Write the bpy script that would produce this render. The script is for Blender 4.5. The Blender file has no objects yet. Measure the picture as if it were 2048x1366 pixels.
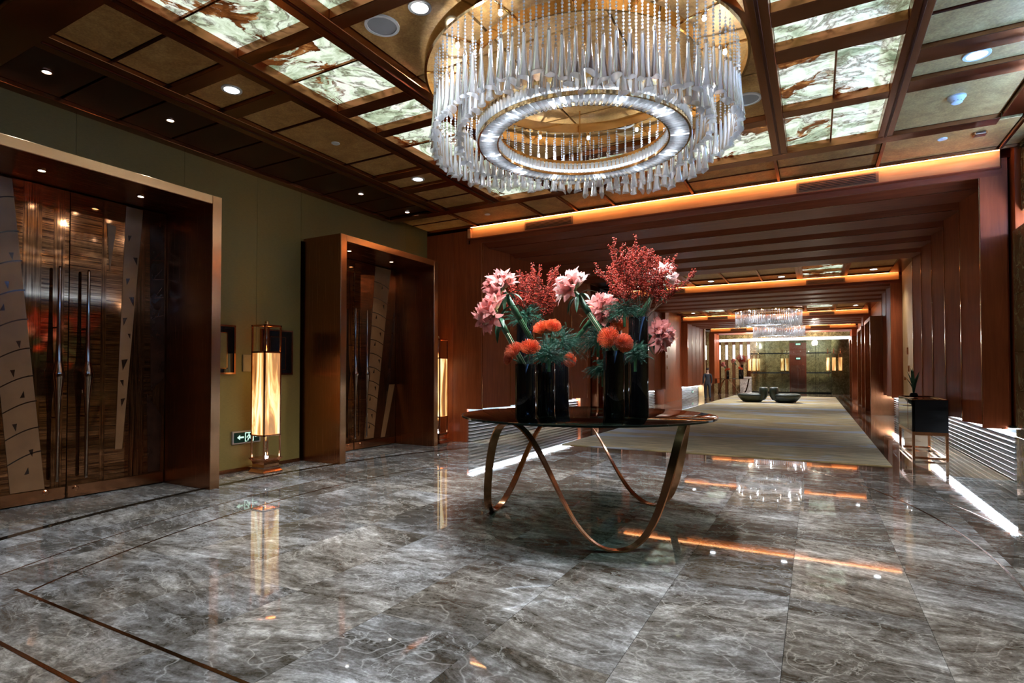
import bpy, bmesh, math, random
from mathutils import Vector, Matrix, Euler
from math import pi, sin, cos, radians as R, sqrt, atan2
rnd = random.Random(7)
scene = bpy.context.scene
COL = scene.collection
SC = 1.25            # drawing units -> metres (applied to every top-level object at the end)

# ------------------------------------------------------------------ camera, world, exposure
cam_d = bpy.data.cameras.new('camera'); cam = bpy.data.objects.new('camera', cam_d); COL.objects.link(cam)
FPX = 1115.0; YAW = math.atan(606/1115.0); TILT = R(1.1)
cam_d.sensor_fit = 'HORIZONTAL'; cam_d.sensor_width = 36; cam_d.lens = 36*FPX/2048
cam_d.shift_y = (62-FPX*math.tan(TILT))/2048
cam_d.clip_start = .05; cam_d.clip_end = 200
cam.location = (0, 0, 1.2); cam.rotation_euler = (pi/2+TILT, 0, YAW)
scene.camera = cam
w = bpy.data.worlds.new('World'); scene.world = w; w.use_nodes = True
w.node_tree.nodes['Background'].inputs[0].default_value = (.010, .010, .011, 1)
w.node_tree.nodes['Background'].inputs[1].default_value = 1.0
vs = scene.view_settings
vs.view_transform = 'Standard'; vs.look = 'None'; vs.exposure = 1.25; vs.gamma = 1.0; vs.use_curve_mapping = False
cy = scene.cycles
try:
    cy.use_denoising = True; cy.denoiser = 'OPENIMAGEDENOISE'
    cy.max_bounces = 6; cy.diffuse_bounces = 3; cy.glossy_bounces = 4; cy.transmission_bounces = 4; cy.transparent_max_bounces = 14
    cy.use_adaptive_sampling = True; cy.adaptive_threshold = .2
    cy.caustics_reflective = False; cy.caustics_refractive = False
    cy.sample_clamp_indirect = 6.0; cy.sample_clamp_direct = 0.0
except Exception:
    pass
WHITE = (.90, .95, 1.0); WARM = (1.0, .62, .30); AMBER = (1.0, .40, .10)

# ------------------------------------------------------------------ node helpers
class NT:
    def __init__(s, name):
        s.m = bpy.data.materials.new(name); s.m.use_nodes = True
        s.t = s.m.node_tree; s.t.nodes.clear()
        s.out = s.t.nodes.new('ShaderNodeOutputMaterial')
    def n(s, typ, **kw):
        nd = s.t.nodes.new('ShaderNode'+typ)
        for k, v in kw.items():
            if k.startswith('_'): s.set(nd.inputs[int(k[1:])], v)
            elif k in nd.inputs.keys(): s.set(nd.inputs[k], v)
            else: setattr(nd, k, v)
        return nd
    def set(s, sock, v):
        if isinstance(v, bpy.types.NodeSocket): s.t.links.new(v, sock)
        elif isinstance(v, bpy.types.Node): s.t.links.new(v.outputs[0], sock)
        else:
            if isinstance(v, tuple) and len(v) == 3 and sock.type == 'RGBA': v = v+(1,)
            sock.default_value = v
    def ramp(s, fac, stops):
        r = s.n('ValToRGB'); s.set(r.inputs[0], fac); e = r.color_ramp.elements
        while len(e) < len(stops): e.new(.5)
        for q, (p, c) in zip(e, stops): q.position = p; q.color = tuple(c)+(1,) if len(c) == 3 else c
        return r.outputs[0]
    def math(s, op, a, b=0.0):
        nd = s.n('Math', operation=op); s.set(nd.inputs[0], a); s.set(nd.inputs[1], b); return nd.outputs[0]
    def mix(s, fac, a, b, mode='MIX'):
        nd = s.n('Mix', data_type='RGBA', blend_type=mode)
        s.set(nd.inputs[0], fac); s.set(nd.inputs[6], a); s.set(nd.inputs[7], b); return nd.outputs[2]
    def coord(s, scale=(1, 1, 1), rand=0.0, rot=None, rotvar=0.0):
        tc = s.n('TexCoord'); v = tc.outputs['Object']
        if rand or rotvar:
            oi = s.n('ObjectInfo'); rv = oi.outputs['Random']
            if rotvar:
                vr = s.n('VectorRotate', rotation_type='Z_AXIS'); s.set(vr.inputs['Vector'], v)
                s.set(vr.inputs['Angle'], s.math('MULTIPLY', s.math('SUBTRACT', rv, .5), rotvar)); v = vr.outputs[0]
            cx = s.n('CombineXYZ'); s.set(cx.inputs[0], s.math('MULTIPLY', rv, rand)); s.set(cx.inputs[1], s.math('MULTIPLY', rv, rand*1.7)); s.set(cx.inputs[2], s.math('MULTIPLY', rv, rand*.6))
            va = s.n('VectorMath', operation='ADD'); s.set(va.inputs[0], v); s.set(va.inputs[1], cx); v = va.outputs[0]
        mp = s.n('Mapping'); s.set(mp.inputs[0], v); mp.inputs['Scale'].default_value = scale
        if rot: mp.inputs['Rotation'].default_value = rot
        return mp.outputs[0]
    def noise(s, v, scale, detail=4, rough=.55, dist=0.0):
        nd = s.n('TexNoise', Scale=scale, Detail=detail, Roughness=rough, Distortion=dist); s.set(nd.inputs['Vector'], v); return nd.outputs['Fac']
    def bump(s, h, strength=.1, dist=.01):
        nd = s.n('Bump', Strength=strength, Distance=dist); s.set(nd.inputs['Height'], h); return nd.outputs[0]
    def pr(s, **kw):
        p = s.n('BsdfPrincipled')
        for k, v in kw.items(): s.set(p.inputs[k.replace('_', ' ')], v)
        s.t.links.new(p.outputs[0], s.out.inputs[0]); return p
def plain(name, c, rough=.5, metal=0.0, **kw):
    t = NT(name); t.pr(Base_Color=c, Roughness=rough, Metallic=metal, **kw); return t.m
def emit(name, c, strength):
    t = NT(name); e = t.n('Emission'); t.set(e.inputs[0], c); e.inputs[1].default_value = strength
    t.t.links.new(e.outputs[0], t.out.inputs[0]); return t.m

# ------------------------------------------------------------------ materials
def m_floor(name, rotvar=.6, tint=(1, 1, 1), rand=40.0):
    t = NT(name)
    v = t.coord((1.0, 4.2, 1), rand=rand, rotvar=rotvar, rot=(0, 0, -.25))
    v2 = t.coord((1, 1.3, 1), rand=rand*.7, rotvar=rotvar)
    wn = t.n('TexNoise', Scale=1.4, Detail=3.0); t.set(wn.inputs['Vector'], v2)
    def warp(vv, k):
        wm = t.n('VectorMath', operation='MULTIPLY_ADD'); t.set(wm.inputs[0], wn.outputs['Color']); wm.inputs[1].default_value = (k, k, k); t.set(wm.inputs[2], vv); return wm.outputs[0]
    vs_ = warp(v, 1.3)
    st = t.noise(vs_, 2.4, 8, .76, .35); st2 = t.noise(v2, 13.0, 5, .75)
    pat = t.noise(v2, .9, 2, .55, .6)
    f = t.math('ADD', t.math('ADD', t.math('MULTIPLY', st, .52), t.math('MULTIPLY', st2, .28)), t.math('MULTIPLY', pat, .36))
    c = t.ramp(f, [(.39, (.018, .015, .011)), (.49, (.066, .058, .047)), (.575, (.165, .156, .148)), (.645, (.33, .326, .325)), (.74, (.78, .79, .81))])
    vo = t.n('TexVoronoi', feature='DISTANCE_TO_EDGE', Scale=1.7); t.set(vo.inputs['Vector'], warp(v2, 1.5))
    cr = t.ramp(vo.outputs[0], [(0.0, (1, 1, 1)), (.005, (.45, .45, .45)), (.016, (0, 0, 0))])
    msk = t.ramp(t.noise(v2, 1.3, 2), [(.42, (0, 0, 0)), (.58, (1, 1, 1))])
    vn = t.noise(warp(v2, .6), 1.9, 5, .66)
    vein = t.ramp(t.math('ABSOLUTE', t.math('SUBTRACT', vn, .5)), [(0.0, (1, 1, 1)), (.006, (.3, .3, .3)), (.016, (0, 0, 0))])
    c = t.mix(t.math('MULTIPLY', t.math('MULTIPLY', cr, msk), .5), c, (.62, .61, .59))
    c = t.mix(t.math('MULTIPLY', vein, .45), c, (.6, .6, .59))
    gr = t.noise(v2, 60, 2, .65)
    c = t.mix(.6, c, t.mix(gr, (.1, .1, .1), (1.8, 1.8, 1.8)), 'MULTIPLY')
    br = t.ramp(t.noise(v2, .7, 1, .5), [(.40, (1, 1, 1)), (.62, (1.0, .90, .76))])
    c = t.mix(.8, c, br, 'MULTIPLY')
    c = t.mix(1.0, c, tint, 'MULTIPLY')
    t.pr(Base_Color=c, Roughness=.03, Specular_IOR_Level=.78)
    return t.m
def m_wood(name, c1, c2, rough=.42, axis=2, coat=.08):
    t = NT(name); sc = [9, 9, 9]; sc[axis] = .7
    v = t.coord(tuple(sc), rand=20.0)
    f = t.noise(v, 2.2, 6, .6, .6); f2 = t.noise(t.coord((3, 3, 3), rand=9.0), 1.2, 3)
    c = t.mix(t.ramp(f, [(.35, (0, 0, 0)), (.65, (1, 1, 1))]), c1, c2)
    c = t.mix(.35, c, t.mix(f2, (.55, .55, .55), (1.35, 1.3, 1.25)), 'MULTIPLY')
    t.pr(Base_Color=c, Roughness=rough, Coat_Weight=coat, Coat_Roughness=.22, Specular_IOR_Level=.35)
    return t.m
def m_brush(name, c, rough, axis=0, metal=1.0, var=.08):
    t = NT(name); sc = [420, 420, 420]; sc[axis] = 1.0
    f = t.noise(t.coord(tuple(sc)), 1.0, 3, .6); g = t.noise(t.coord((2, 2, 2)), 1.0, 3)
    r = t.math('ADD', t.math('MULTIPLY', f, var), rough-var*.5)
    col = t.mix(t.math('MULTIPLY', g, .5), c, tuple(x*.72 for x in c))
    t.pr(Base_Color=col, Roughness=r, Metallic=metal, Anisotropic=.55, Normal=t.bump(f, .02, .001))
    return t.m
def m_glaze(name, axis):
    t = NT(name); sc = [90, 90, 90]; sc[axis] = 2.2
    f = t.noise(t.coord(tuple(sc), rand=9.0), 1.0, 5, .6)
    c = t.ramp(f, [(.36, (.05, .018, .008)), (.5, (.20, .085, .034)), (.66, (.36, .165, .07))])
    t.pr(Base_Color=c, Roughness=.055, Metallic=.88); return t.m
def m_onyx(name, strength):
    t = NT(name)
    v = t.coord((1, 1.25, 1), rand=60.0, rotvar=2.2)
    w0 = t.n('TexNoise', Scale=1.6, Detail=5.0); t.set(w0.inputs['Vector'], v)
    wm = t.n('VectorMath', operation='MULTIPLY_ADD'); t.set(wm.inputs[0], w0.outputs['Color']); wm.inputs[1].default_value = (.9, .9, .9); t.set(wm.inputs[2], v)
    a = t.noise(wm.outputs[0], 3.2, 8, .62, .8)
    c = t.ramp(a, [(.33, (.20, .26, .16)), (.44, (.55, .66, .46)), (.53, (.86, .98, .80)), (.62, (.97, 1.0, .90)), (.75, (.86, .84, .58))])
    ln = t.noise(wm.outputs[0], 2.0, 7, .6, .5)
    line = t.ramp(t.math('ABSOLUTE', t.math('SUBTRACT', ln, .49)), [(0.0, (1, 1, 1)), (.016, (.6, .6, .6)), (.045, (0, 0, 0))])
    c = t.mix(t.math('MULTIPLY', line, .85), c, (.10, .075, .04))
    b = t.noise(wm.outputs[0], 1.35, 6, .62, .6)
    rust = t.ramp(b, [(.515, (0, 0, 0)), (.545, (1, 1, 1))])
    rc = t.ramp(t.noise(wm.outputs[0], 7.0, 5), [(.35, (.06, .016, .004)), (.55, (.17, .055, .014)), (.72, (.55, .26, .08))])
    c = t.mix(rust, c, rc)
    p = t.pr(Base_Color=t.mix(1.0, c, (.5, .5, .5), 'MULTIPLY'), Roughness=.12, Emission_Color=c, Emission_Strength=strength)
    return t.m
def m_lantern(name, strength):
    t = NT(name)
    v = t.coord((5.0, 5.0, .55), rand=13.0)
    f = t.noise(v, 1.7, 5, .6, .9)
    c = t.ramp(f, [(.38, (.16, .04, .006)), (.45, (.42, .14, .026)), (.51, (.85, .46, .13)), (.57, (1.0, .78, .38)), (.66, (1, .94, .70))])
    t.pr(Base_Color=(.6, .4, .2), Roughness=.3, Emission_Color=c, Emission_Strength=strength)
    return t.m
def m_gold(name):
    t = NT(name)
    v = t.coord((1, 1, 1), rand=30.0)
    f = t.noise(v, 5.0, 4, .7, .5); g = t.noise(v, 55.0, 2, .6)
    c = t.ramp(t.math('ADD', t.math('MULTIPLY', f, .6), t.math('MULTIPLY', g, .4)), [(.35, (.34, .175, .050)), (.5, (.50, .28, .088)), (.65, (.66, .41, .15))])
    t.pr(Base_Color=c, Roughness=.45, Metallic=.30, Normal=t.bump(g, .12, .004))
    return t.m
def m_fabric(name):
    t = NT(name)
    f = t.noise(t.coord((20, 20, 420)), 1.0, 4, .7); g = t.noise(t.coord((1, 1, 1)), 1.6, 4)
    c = t.mix(f, (.115, .082, .018), (.31, .225, .068))
    c = t.mix(.5, c, t.mix(g, (.75, .82, .7), (1.25, 1.1, .95)), 'MULTIPLY')
    t.pr(Base_Color=c, Roughness=.55, Metallic=.15, Normal=t.bump(f, .25, .004))
    return t.m
def m_stone(name, c1, c2, c3, rough=.12, sc=1.0):
    t = NT(name)
    v = t.coord((sc, sc, sc), rand=30.0)
    f = t.noise(v, 2.2, 9, .66, 1.4); ln = t.noise(v, 3.0, 6, .6, 1.0)
    c = t.ramp(f, [(.32, c1), (.52, c2), (.72, c3)])
    line = t.ramp(t.math('ABSOLUTE', t.math('SUBTRACT', ln, .5)), [(0.0, (1, 1, 1)), (.025, (0, 0, 0))])
    c = t.mix(t.math('MULTIPLY', line, .5), c, tuple(min(1, x*1.8) for x in c3))
    t.pr(Base_Color=c, Roughness=rough)
    return t.m
def m_carpet(name):
    t = NT(name)
    v = t.coord((.8, 2.3, 1)); v2 = t.coord((1.2, 7.0, 1))
    a = t.noise(v, .52, 6, .55, .5); b = t.noise(v2, 1.6, 6, .65); g = t.noise(t.coord((1, 1, 1)), 160, 2)
    c = t.ramp(b, [(.35, (.22, .16, .065)), (.5, (.40, .30, .13)), (.62, (.58, .43, .20))])
    blue = t.ramp(a, [(.555, (0, 0, 0)), (.60, (1, 1, 1))])
    c = t.mix(blue, c, t.mix(b, (.16, .20, .27), (.62, .64, .68)))
    c = t.mix(.5, c, t.mix(g, (.6, .6, .6), (1.3, 1.3, 1.3)), 'MULTIPLY')
    t.pr(Base_Color=c, Roughness=.95, Sheen_Weight=.2, Normal=t.bump(g, .5, .006))
    return t.m
def m_mosaic(name):
    t = NT(name)
    vo = t.n('TexVoronoi', Scale=38.0); t.set(vo.inputs['Vector'], t.coord((1, 1, 1)))
    c = t.ramp(vo.outputs['Color'], [(.0, (.012, .010, .008)), (.6, (.012, .010, .008)), (.86, (.05, .035, .016)), (1, (.3, .22, .1))])
    t.pr(Base_Color=c, Roughness=.08); return t.m
def m_petal(name, throat, mid, edge):
    t = NT(name); tc = t.n('TexCoord'); sx = t.n('SeparateXYZ'); t.set(sx.inputs[0], tc.outputs['Object'])
    c = t.ramp(t.math('MULTIPLY', sx.outputs[2], 9.0), [(.05, throat), (.35, mid), (.95, edge)])
    f = t.noise(t.coord((30, 30, 6), rand=9.0), 1.0, 3)
    c = t.mix(.35, c, t.mix(f, (.7, .6, .65), (1.3, 1.35, 1.3)), 'MULTIPLY')
    p = t.pr(Base_Color=c, Roughness=.5); tl = t.n('BsdfTranslucent'); t.set(tl.inputs[0], c)
    mx = t.n('MixShader'); mx.inputs[0].default_value = .42; t.set(mx.inputs[1], p.outputs[0]); t.set(mx.inputs[2], tl.outputs[0]); t.t.links.new(mx.outputs[0], t.out.inputs[0])
    return t.m
def m_var(name, c1, c2, scale=6.0, rough=.5, **kw):
    t = NT(name); f = t.noise(t.coord((1, 1, 1), rand=10.0), scale, 4)
    t.pr(Base_Color=t.mix(t.ramp(f, [(.35, (0, 0, 0)), (.65, (1, 1, 1))]), c1, c2), Roughness=rough, **kw); return t.m
def m_frost(name, clear=.45, c=(.93, .96, 1.0)):
    t = NT(name)
    tr = t.n('BsdfTransparent'); tr.inputs[0].default_value = (.97, .98, 1, 1)
    di = t.n('BsdfDiffuse'); di.inputs[0].default_value = c+(1,)
    tl = t.n('BsdfTranslucent'); tl.inputs[0].default_value = c+(1,)
    gl = t.n('BsdfGlossy'); gl.inputs['Roughness'].default_value = .08
    f = t.noise(t.coord((60, 60, 8)), 1.0, 3)
    a = t.n('MixShader'); a.inputs[0].default_value = .55; t.set(a.inputs[1], di.outputs[0]); t.set(a.inputs[2], tl.outputs[0])
    b = t.n('MixShader'); t.set(b.inputs[0], t.math('ADD', t.math('MULTIPLY', f, .35), clear-.17)); t.set(b.inputs[1], a.outputs[0]); t.set(b.inputs[2], tr.outputs[0])
    lw = t.n('LayerWeight'); lw.inputs[0].default_value = .35
    d = t.n('MixShader'); t.set(d.inputs[0], t.math('MULTIPLY', lw.outputs['Fresnel'], .8)); t.set(d.inputs[1], b.outputs[0]); t.set(d.inputs[2], gl.outputs[0])
    t.t.links.new(d.outputs[0], t.out.inputs[0]); return t.m
def m_pane(name, tint=(.9, .97, .95), f0=.06):
    t = NT(name)
    tr = t.n('BsdfTransparent'); tr.inputs[0].default_value = tint+(1,)
    gl = t.n('BsdfGlossy'); gl.inputs['Roughness'].default_value = .0
    fr = t.n('Fresnel'); fr.inputs[0].default_value = 1.5
    d = t.n('MixShader'); t.set(d.inputs[0], fr.outputs[0]); t.set(d.inputs[1], tr.outputs[0]); t.set(d.inputs[2], gl.outputs[0])
    t.t.links.new(d.outputs[0], t.out.inputs[0]); return t.m

M = dict(
    floor=m_floor('grey_veined_marble'), floor2=m_floor('brown_veined_marble', tint=(.8, .66, .52)),
    screed=plain('joint_grout', (.05, .045, .04), .6),
    brass=plain('polished_brass', (.80, .55, .27), .12, 1.0), brass_in=plain('brass_inlay', (.34, .17, .07), .22, 1.0),
    mosaic=m_mosaic('dark_mosaic'), brown_in=m_var('brown_marble_strip', (.07, .028, .013), (.11, .045, .02), 4, .06),
    wood=m_wood('mahogany_veneer', (.26, .055, .015), (.37, .086, .026)),
    woodx=m_wood('mahogany_veneer_across', (.22, .042, .013), (.30, .066, .022), axis=0, rough=.48, coat=.05),
    maple=m_wood('amber_fascia_veneer', (.60, .25, .085), (.72, .34, .13), axis=0, rough=.4),
    tanwall=m_var('tan_wall_panel', (.50, .29, .11), (.56, .34, .14), 3, .5),
    bronze=m_brush('brushed_bronze', (.42, .175, .085), .26, axis=2), bronzeh=m_brush('brushed_bronze_across', (.42, .175, .085), .26, axis=1),
    beam=m_brush('dark_bronze_beam', (.33, .135, .058), .24, axis=1), beamx=m_brush('dark_bronze_crossbeam', (.33, .135, .058), .24, axis=0),
    dark=m_brush('dark_bronze_panel', (.085, .023, .012), .30, axis=0), pale=m_brush('pale_bronze_trim', (.72, .46, .26), .24, axis=1),
    palev=m_brush('pale_bronze_trim_upright', (.66, .37, .20), .22, axis=2),
    gold=m_gold('gold_leaf_panel'), fabric=m_fabric('olive_gold_fabric'),
    onyx=m_onyx('backlit_green_onyx', .42), lantern=m_lantern('backlit_honey_onyx', .52),
    stone=m_stone('olive_marble', (.045, .034, .014), (.125, .095, .042), (.25, .20, .10)),
    stone4=m_stone('olive_beige_marble', (.13, .085, .035), (.27, .19, .085), (.42, .32, .17), rough=.38),
    stone2=m_stone('beige_marble', (.17, .13, .065), (.31, .245, .135), (.44, .36, .22)),
    stone3=m_stone('pale_grey_marble', (.28, .27, .26), (.42, .40, .38), (.6, .58, .56)),
    carpet=m_carpet('beige_streaked_carpet'),
    copper=plain('copper_metal', (.62, .29, .15), .16, 1.0), chrome=plain('polished_steel', (.62, .60, .58), .12, 1.0), handle=plain('dark_polished_bronze', (.34, .25, .19), .10, 1.0),
    slat=plain('satin_louvre', (.80, .84, .88), .28, .25), slat_back=m_var('dark_louvre_back', (.03, .035, .04), (.06, .065, .07), 8, .3),
    led=emit('white_led', WHITE, 14.0), led_wall=emit('white_led_wall', (.16, .40, 1.0), 46.0), led_low=emit('white_led_low', (.78, .90, 1.0), 26.0), led_soft=emit('white_led_soft', WHITE, 1.1), led_cove=emit('white_led_cove', WHITE, 4.0), led_amber=emit('amber_led', (1.0, .50, .20), 11.0),
    lens=emit('downlight_lens', (.86, .93, 1.0), 7.0), bulb=emit('bulb_glow', (.80, .90, 1.0), 22.0),
    ringglow=emit('ring_diffuser', (.88, .94, 1.0), 1.5),
    white=plain('white_plastic', (.72, .72, .70), .4), grille=plain('speaker_grille', (.30, .31, .32), .5),
    black=plain('black_panel', (.005, .005, .006), .55, 0.0, Specular_IOR_Level=.15), blackglass=plain('black_glazed_vase', (.004, .004, .005), .04, 0.0, Specular_IOR_Level=.7),
    doorwood=m_glaze('brown_zebra_lacquer', 1), doorwoodv=m_glaze('brown_zebra_lacquer_upright', 2),
    doorband=m_var('tan_leather_or_reflection', (.22, .10, .036), (.27, .125, .047), 5, .45), doordark=m_var('dark_door_inlay', (.02, .009, .006), (.04, .016, .01), 5, .15),
    frost=m_frost('frosted_glass', .30), bead=m_frost('crystal_bead', .42), crystal=m_frost('crystal_rod', .35),
    glass=m_pane('clear_glass'), tabletop=None,
    picture=m_var('dark_picture_glass', (.004, .004, .005), (.010, .010, .012), 3, .05), picture2=m_var('ochre_print', (.14, .085, .02), (.22, .14, .04), 4, .3),
    signgreen=plain('dark_green_sign', (.004, .03, .02), .2), signglow=emit('sign_glow', (.62, 1.0, .78), .5), signgrey=plain('grey_sign_frame', (.42, .40, .37), .35, .6),
    stemgreen=m_var('green_stem', (.018, .075, .03), (.05, .16, .06), 20, .5), leaf=m_var('dark_leaf', (.012, .055, .025), (.03, .11, .05), 14, .4),
    fern=m_var('fern_green', (.004, .040, .023), (.016, .115, .062), 9, .6), twig=plain('brown_twig', (.085, .04, .02), .7), palestem=plain('pale_stem', (.45, .52, .33), .5),
    petal=m_petal('pink_lily_petal', (.55, .58, .26), (.80, .40, .36), (.78, .29, .27)), petalw=m_petal('white_pink_lily_petal', (.55, .60, .30), (.80, .68, .62), (.78, .48, .46)),
    bud=m_var('lily_bud', (.62, .48, .30), (.66, .34, .28), 8, .5), anther=plain('brown_anther', (.12, .03, .01), .8),
    berry=m_var('red_berry', (.22, .014, .006), (.34, .034, .015), 30, .55, Specular_IOR_Level=.2), pin=m_var('orange_pincushion', (.60, .060, .014), (.78, .15, .03), 20, .5),
    leather=m_var('dark_green_leather', (.010, .014, .008), (.02, .028, .016), 5, .42), suit=m_var('dark_suit', (.012, .012, .016), (.02, .02, .026), 8, .8),
    skin=plain('skin', (.42, .24, .17), .5), hair=plain('dark_hair', (.01, .008, .006), .6), shirt=plain('white_shirt', (.6, .6, .6), .7),
    redwall=m_wood('red_lacquer', (.20, .032, .014), (.24, .04, .018)), redoor=plain('red_door_leaf', (.16, .026, .012), .4),
    ceilfar=m_gold('tan_ceiling_panel'), vent=plain('vent_louvre', (.30, .14, .07), .35, .6), ventdark=plain('vent_void', (.02, .012, .008), .8),
    lobbyback=m_wood('brown_back_wall', (.13, .05, .022), (.18, .075, .034)),
)
def m_tabletop():
    t = NT('smoked_glass_top')
    tr = t.n('BsdfTransparent'); tr.inputs[0].default_value = (.22, .30, .27, 1)
    gl = t.n('BsdfGlossy'); gl.inputs['Roughness'].default_value = .0; gl.inputs[0].default_value = (1, 1, 1, 1)
    lw = t.n('Fresnel'); lw.inputs[0].default_value = 1.7
    d = t.n('MixShader'); t.set(d.inputs[0], lw.outputs[0]); t.set(d.inputs[1], tr.outputs[0]); t.set(d.inputs[2], gl.outputs[0])
    t.t.links.new(d.outputs[0], t.out.inputs[0]); return t.m
M['tabletop'] = m_tabletop()

# ------------------------------------------------------------------ mesh helpers
class MB:
    def __init__(s): s.v = []; s.f = []
    def add(s, vs_, fs): b = len(s.v); s.v += [tuple(x) for x in vs_]; s.f += [tuple(b+i for i in f) for f in fs]; return s
    def box(s, x0, y0, z0, x1, y1, z1):
        return s.add([(x0, y0, z0), (x1, y0, z0), (x1, y1, z0), (x0, y1, z0), (x0, y0, z1), (x1, y0, z1), (x1, y1, z1), (x0, y1, z1)],
                     [(0, 3, 2, 1), (4, 5, 6, 7), (0, 1, 5, 4), (1, 2, 6, 5), (2, 3, 7, 6), (3, 0, 4, 7)])
    def prism(s, pts, axis, a, b):
        n = len(pts)
        def p(q, h): return {'x': (h, q[0], q[1]), 'y': (q[0], h, q[1]), 'z': (q[0], q[1], h)}[axis]
        return s.add([p(q, a) for q in pts]+[p(q, b) for q in pts],
                     [tuple(range(n-1, -1, -1)), tuple(range(n, 2*n))]+[(i, (i+1) % n, n+(i+1) % n, n+i) for i in range(n)])
    def tube(s, pts, r, seg=6, cap=True, closed=False):
        pts = [Vector(p) for p in pts]; n = len(pts)
        rr = r if isinstance(r, (list, tuple)) else [r]*n
        b = len(s.v); up = None
        for i, p in enumerate(pts):
            t = (pts[(i+1) % n]-pts[i-1]) if closed else (pts[min(i+1, n-1)]-pts[max(i-1, 0)])
            t = t.normalized() if t.length > 1e-9 else Vector((0, 0, 1))
            if up is None:
                up = t.orthogonal().normalized()
            up = (up-t*up.dot(t)); up = up.normalized() if up.length > 1e-6 else t.orthogonal().normalized()
            sd = t.cross(up)
            for k in range(seg):
                a = 2*pi*k/seg; s.v.append(tuple(p+(up*cos(a)+sd*sin(a))*rr[i]))
        m = n if closed else n-1
        for i in range(m):
            j = (i+1) % n
            for k in range(seg):
                k2 = (k+1) % seg; s.f.append((b+i*seg+k, b+i*seg+k2, b+j*seg+k2, b+j*seg+k))
        if cap and not closed:
            s.f.append(tuple(b+k for k in range(seg-1, -1, -1))); s.f.append(tuple(b+(n-1)*seg+k for k in range(seg)))
        return s
    def lathe(s, prof, seg=24, c=(0, 0, 0), caps=True, axis='z'):
        b = len(s.v); n = len(prof)
        for r, z in prof:
            for k in range(seg):
                a = 2*pi*k/seg
                q = (r*cos(a), r*sin(a), z) if axis == 'z' else (z, r*cos(a), r*sin(a)) if axis == 'x' else (r*cos(a), z, r*sin(a))
                s.v.append((c[0]+q[0], c[1]+q[1], c[2]+q[2]))
        for i in range(n-1):
            for k in range(seg):
                k2 = (k+1) % seg; s.f.append((b+i*seg+k, b+i*seg+k2, b+(i+1)*seg+k2, b+(i+1)*seg+k))
        if caps:
            if prof[0][0] > 1e-6: s.f.append(tuple(b+k for k in range(seg-1, -1, -1)))
            if prof[-1][0] > 1e-6: s.f.append(tuple(b+(n-1)*seg+k for k in range(seg)))
        return s
    def ring(s, r0, r1, z0, z1, seg=72, c=(0, 0, 0), ex=1.0):
        b = len(s.v)
        for k in range(seg):
            a = 2*pi*k/seg; ca, sa = cos(a), sin(a)*ex
            for r, z in ((r0, z0), (r1, z0), (r1, z1), (r0, z1)): s.v.append((c[0]+r*ca, c[1]+r*sa, c[2]+z))
        for k in range(seg):
            j = (k+1) % seg
            for q in range(4): s.f.append((b+k*4+q, b+j*4+q, b+j*4+(q+1) % 4, b+k*4+(q+1) % 4))
        return s
    def ball(s, c, r, seg=8, rings=5, sq=(1, 1, 1)):
        prof = [(1e-7 if i in (0, rings) else r*sin(pi*i/rings), -r*cos(pi*i/rings)) for i in range(rings+1)]
        b = len(s.v); s.lathe(prof, seg, (0, 0, 0), False)
        for i in range(b, len(s.v)):
            q = s.v[i]; s.v[i] = (c[0]+q[0]*sq[0], c[1]+q[1]*sq[1], c[2]+q[2]*sq[2])
        return s
    def data(s, name, mat, smooth=False, bevel=0.0, norm=True):
        me = bpy.data.meshes.new(name); me.from_pydata(s.v, [], s.f)
        if norm or bevel:
            bm = bmesh.new(); bm.from_mesh(me)
            bmesh.ops.remove_doubles(bm, verts=bm.verts, dist=1e-6)
            if norm: bmesh.ops.recalc_face_normals(bm, faces=bm.faces)
            if bevel: bmesh.ops.bevel(bm, geom=list(bm.edges), offset=bevel, segments=1, affect='EDGES', clamp_overlap=True)
            bm.to_mesh(me); bm.free()
        if smooth:
            for p in me.polygons: p.use_smooth = True
        me.materials.append(M[mat] if isinstance(mat, str) else mat)
        return me
    def build(s, name, mat, parent=None, smooth=False, bevel=0.0, loc=(0, 0, 0), rot=(0, 0, 0), norm=True, auto=None):
        o = bpy.data.objects.new(name, s.data(name, mat, smooth, bevel, norm)); COL.objects.link(o)
        o.location = loc; o.rotation_euler = rot
        if parent: o.parent = parent
        if auto:
            try:
                o.data.set_sharp_from_angle(angle=R(auto))
            except Exception: pass
        return o
def inst(name, me, parent=None, loc=(0, 0, 0), rot=(0, 0, 0), scale=(1, 1, 1)):
    o = bpy.data.objects.new(name, me); COL.objects.link(o); o.location = loc; o.rotation_euler = rot; o.scale = scale
    if parent: o.parent = parent
    return o
def tag(o, label, cat, group=None):
    o['label'] = label; o['category'] = cat
    if group: o['group'] = group
    return o
def thing(name, label, cat, loc=(0, 0, 0), rz=0.0, group=None):
    o = bpy.data.objects.new(name, None); COL.objects.link(o); o.location = loc; o.rotation_euler = (0, 0, rz); o.empty_display_size = .1
    return tag(o, label, cat, group)
def struct(name, label=None, loc=(0, 0, 0)):
    o = bpy.data.objects.new(name, None); COL.objects.link(o); o['kind'] = 'structure'; o.location = loc
    if label: o['label'] = label
    return o
def copy_tree(o, parent=None):
    c = o.copy(); COL.objects.link(c); c.parent = parent
    for ch in list(o.children): copy_tree(ch, c)
    return c
def lamp(kind, name, loc, energy, color, parent=None, rot=(0, 0, 0), size=.05, **kw):
    d = bpy.data.lights.new(name, kind); d.energy = energy; d.color = color
    if kind in ('POINT', 'SPOT'): d.shadow_soft_size = size
    for k, v in kw.items(): setattr(d, k, v)
    o = bpy.data.objects.new(name, d); COL.objects.link(o); o.location = loc; o.rotation_euler = rot
    if parent: o.parent = parent
    return o

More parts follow.
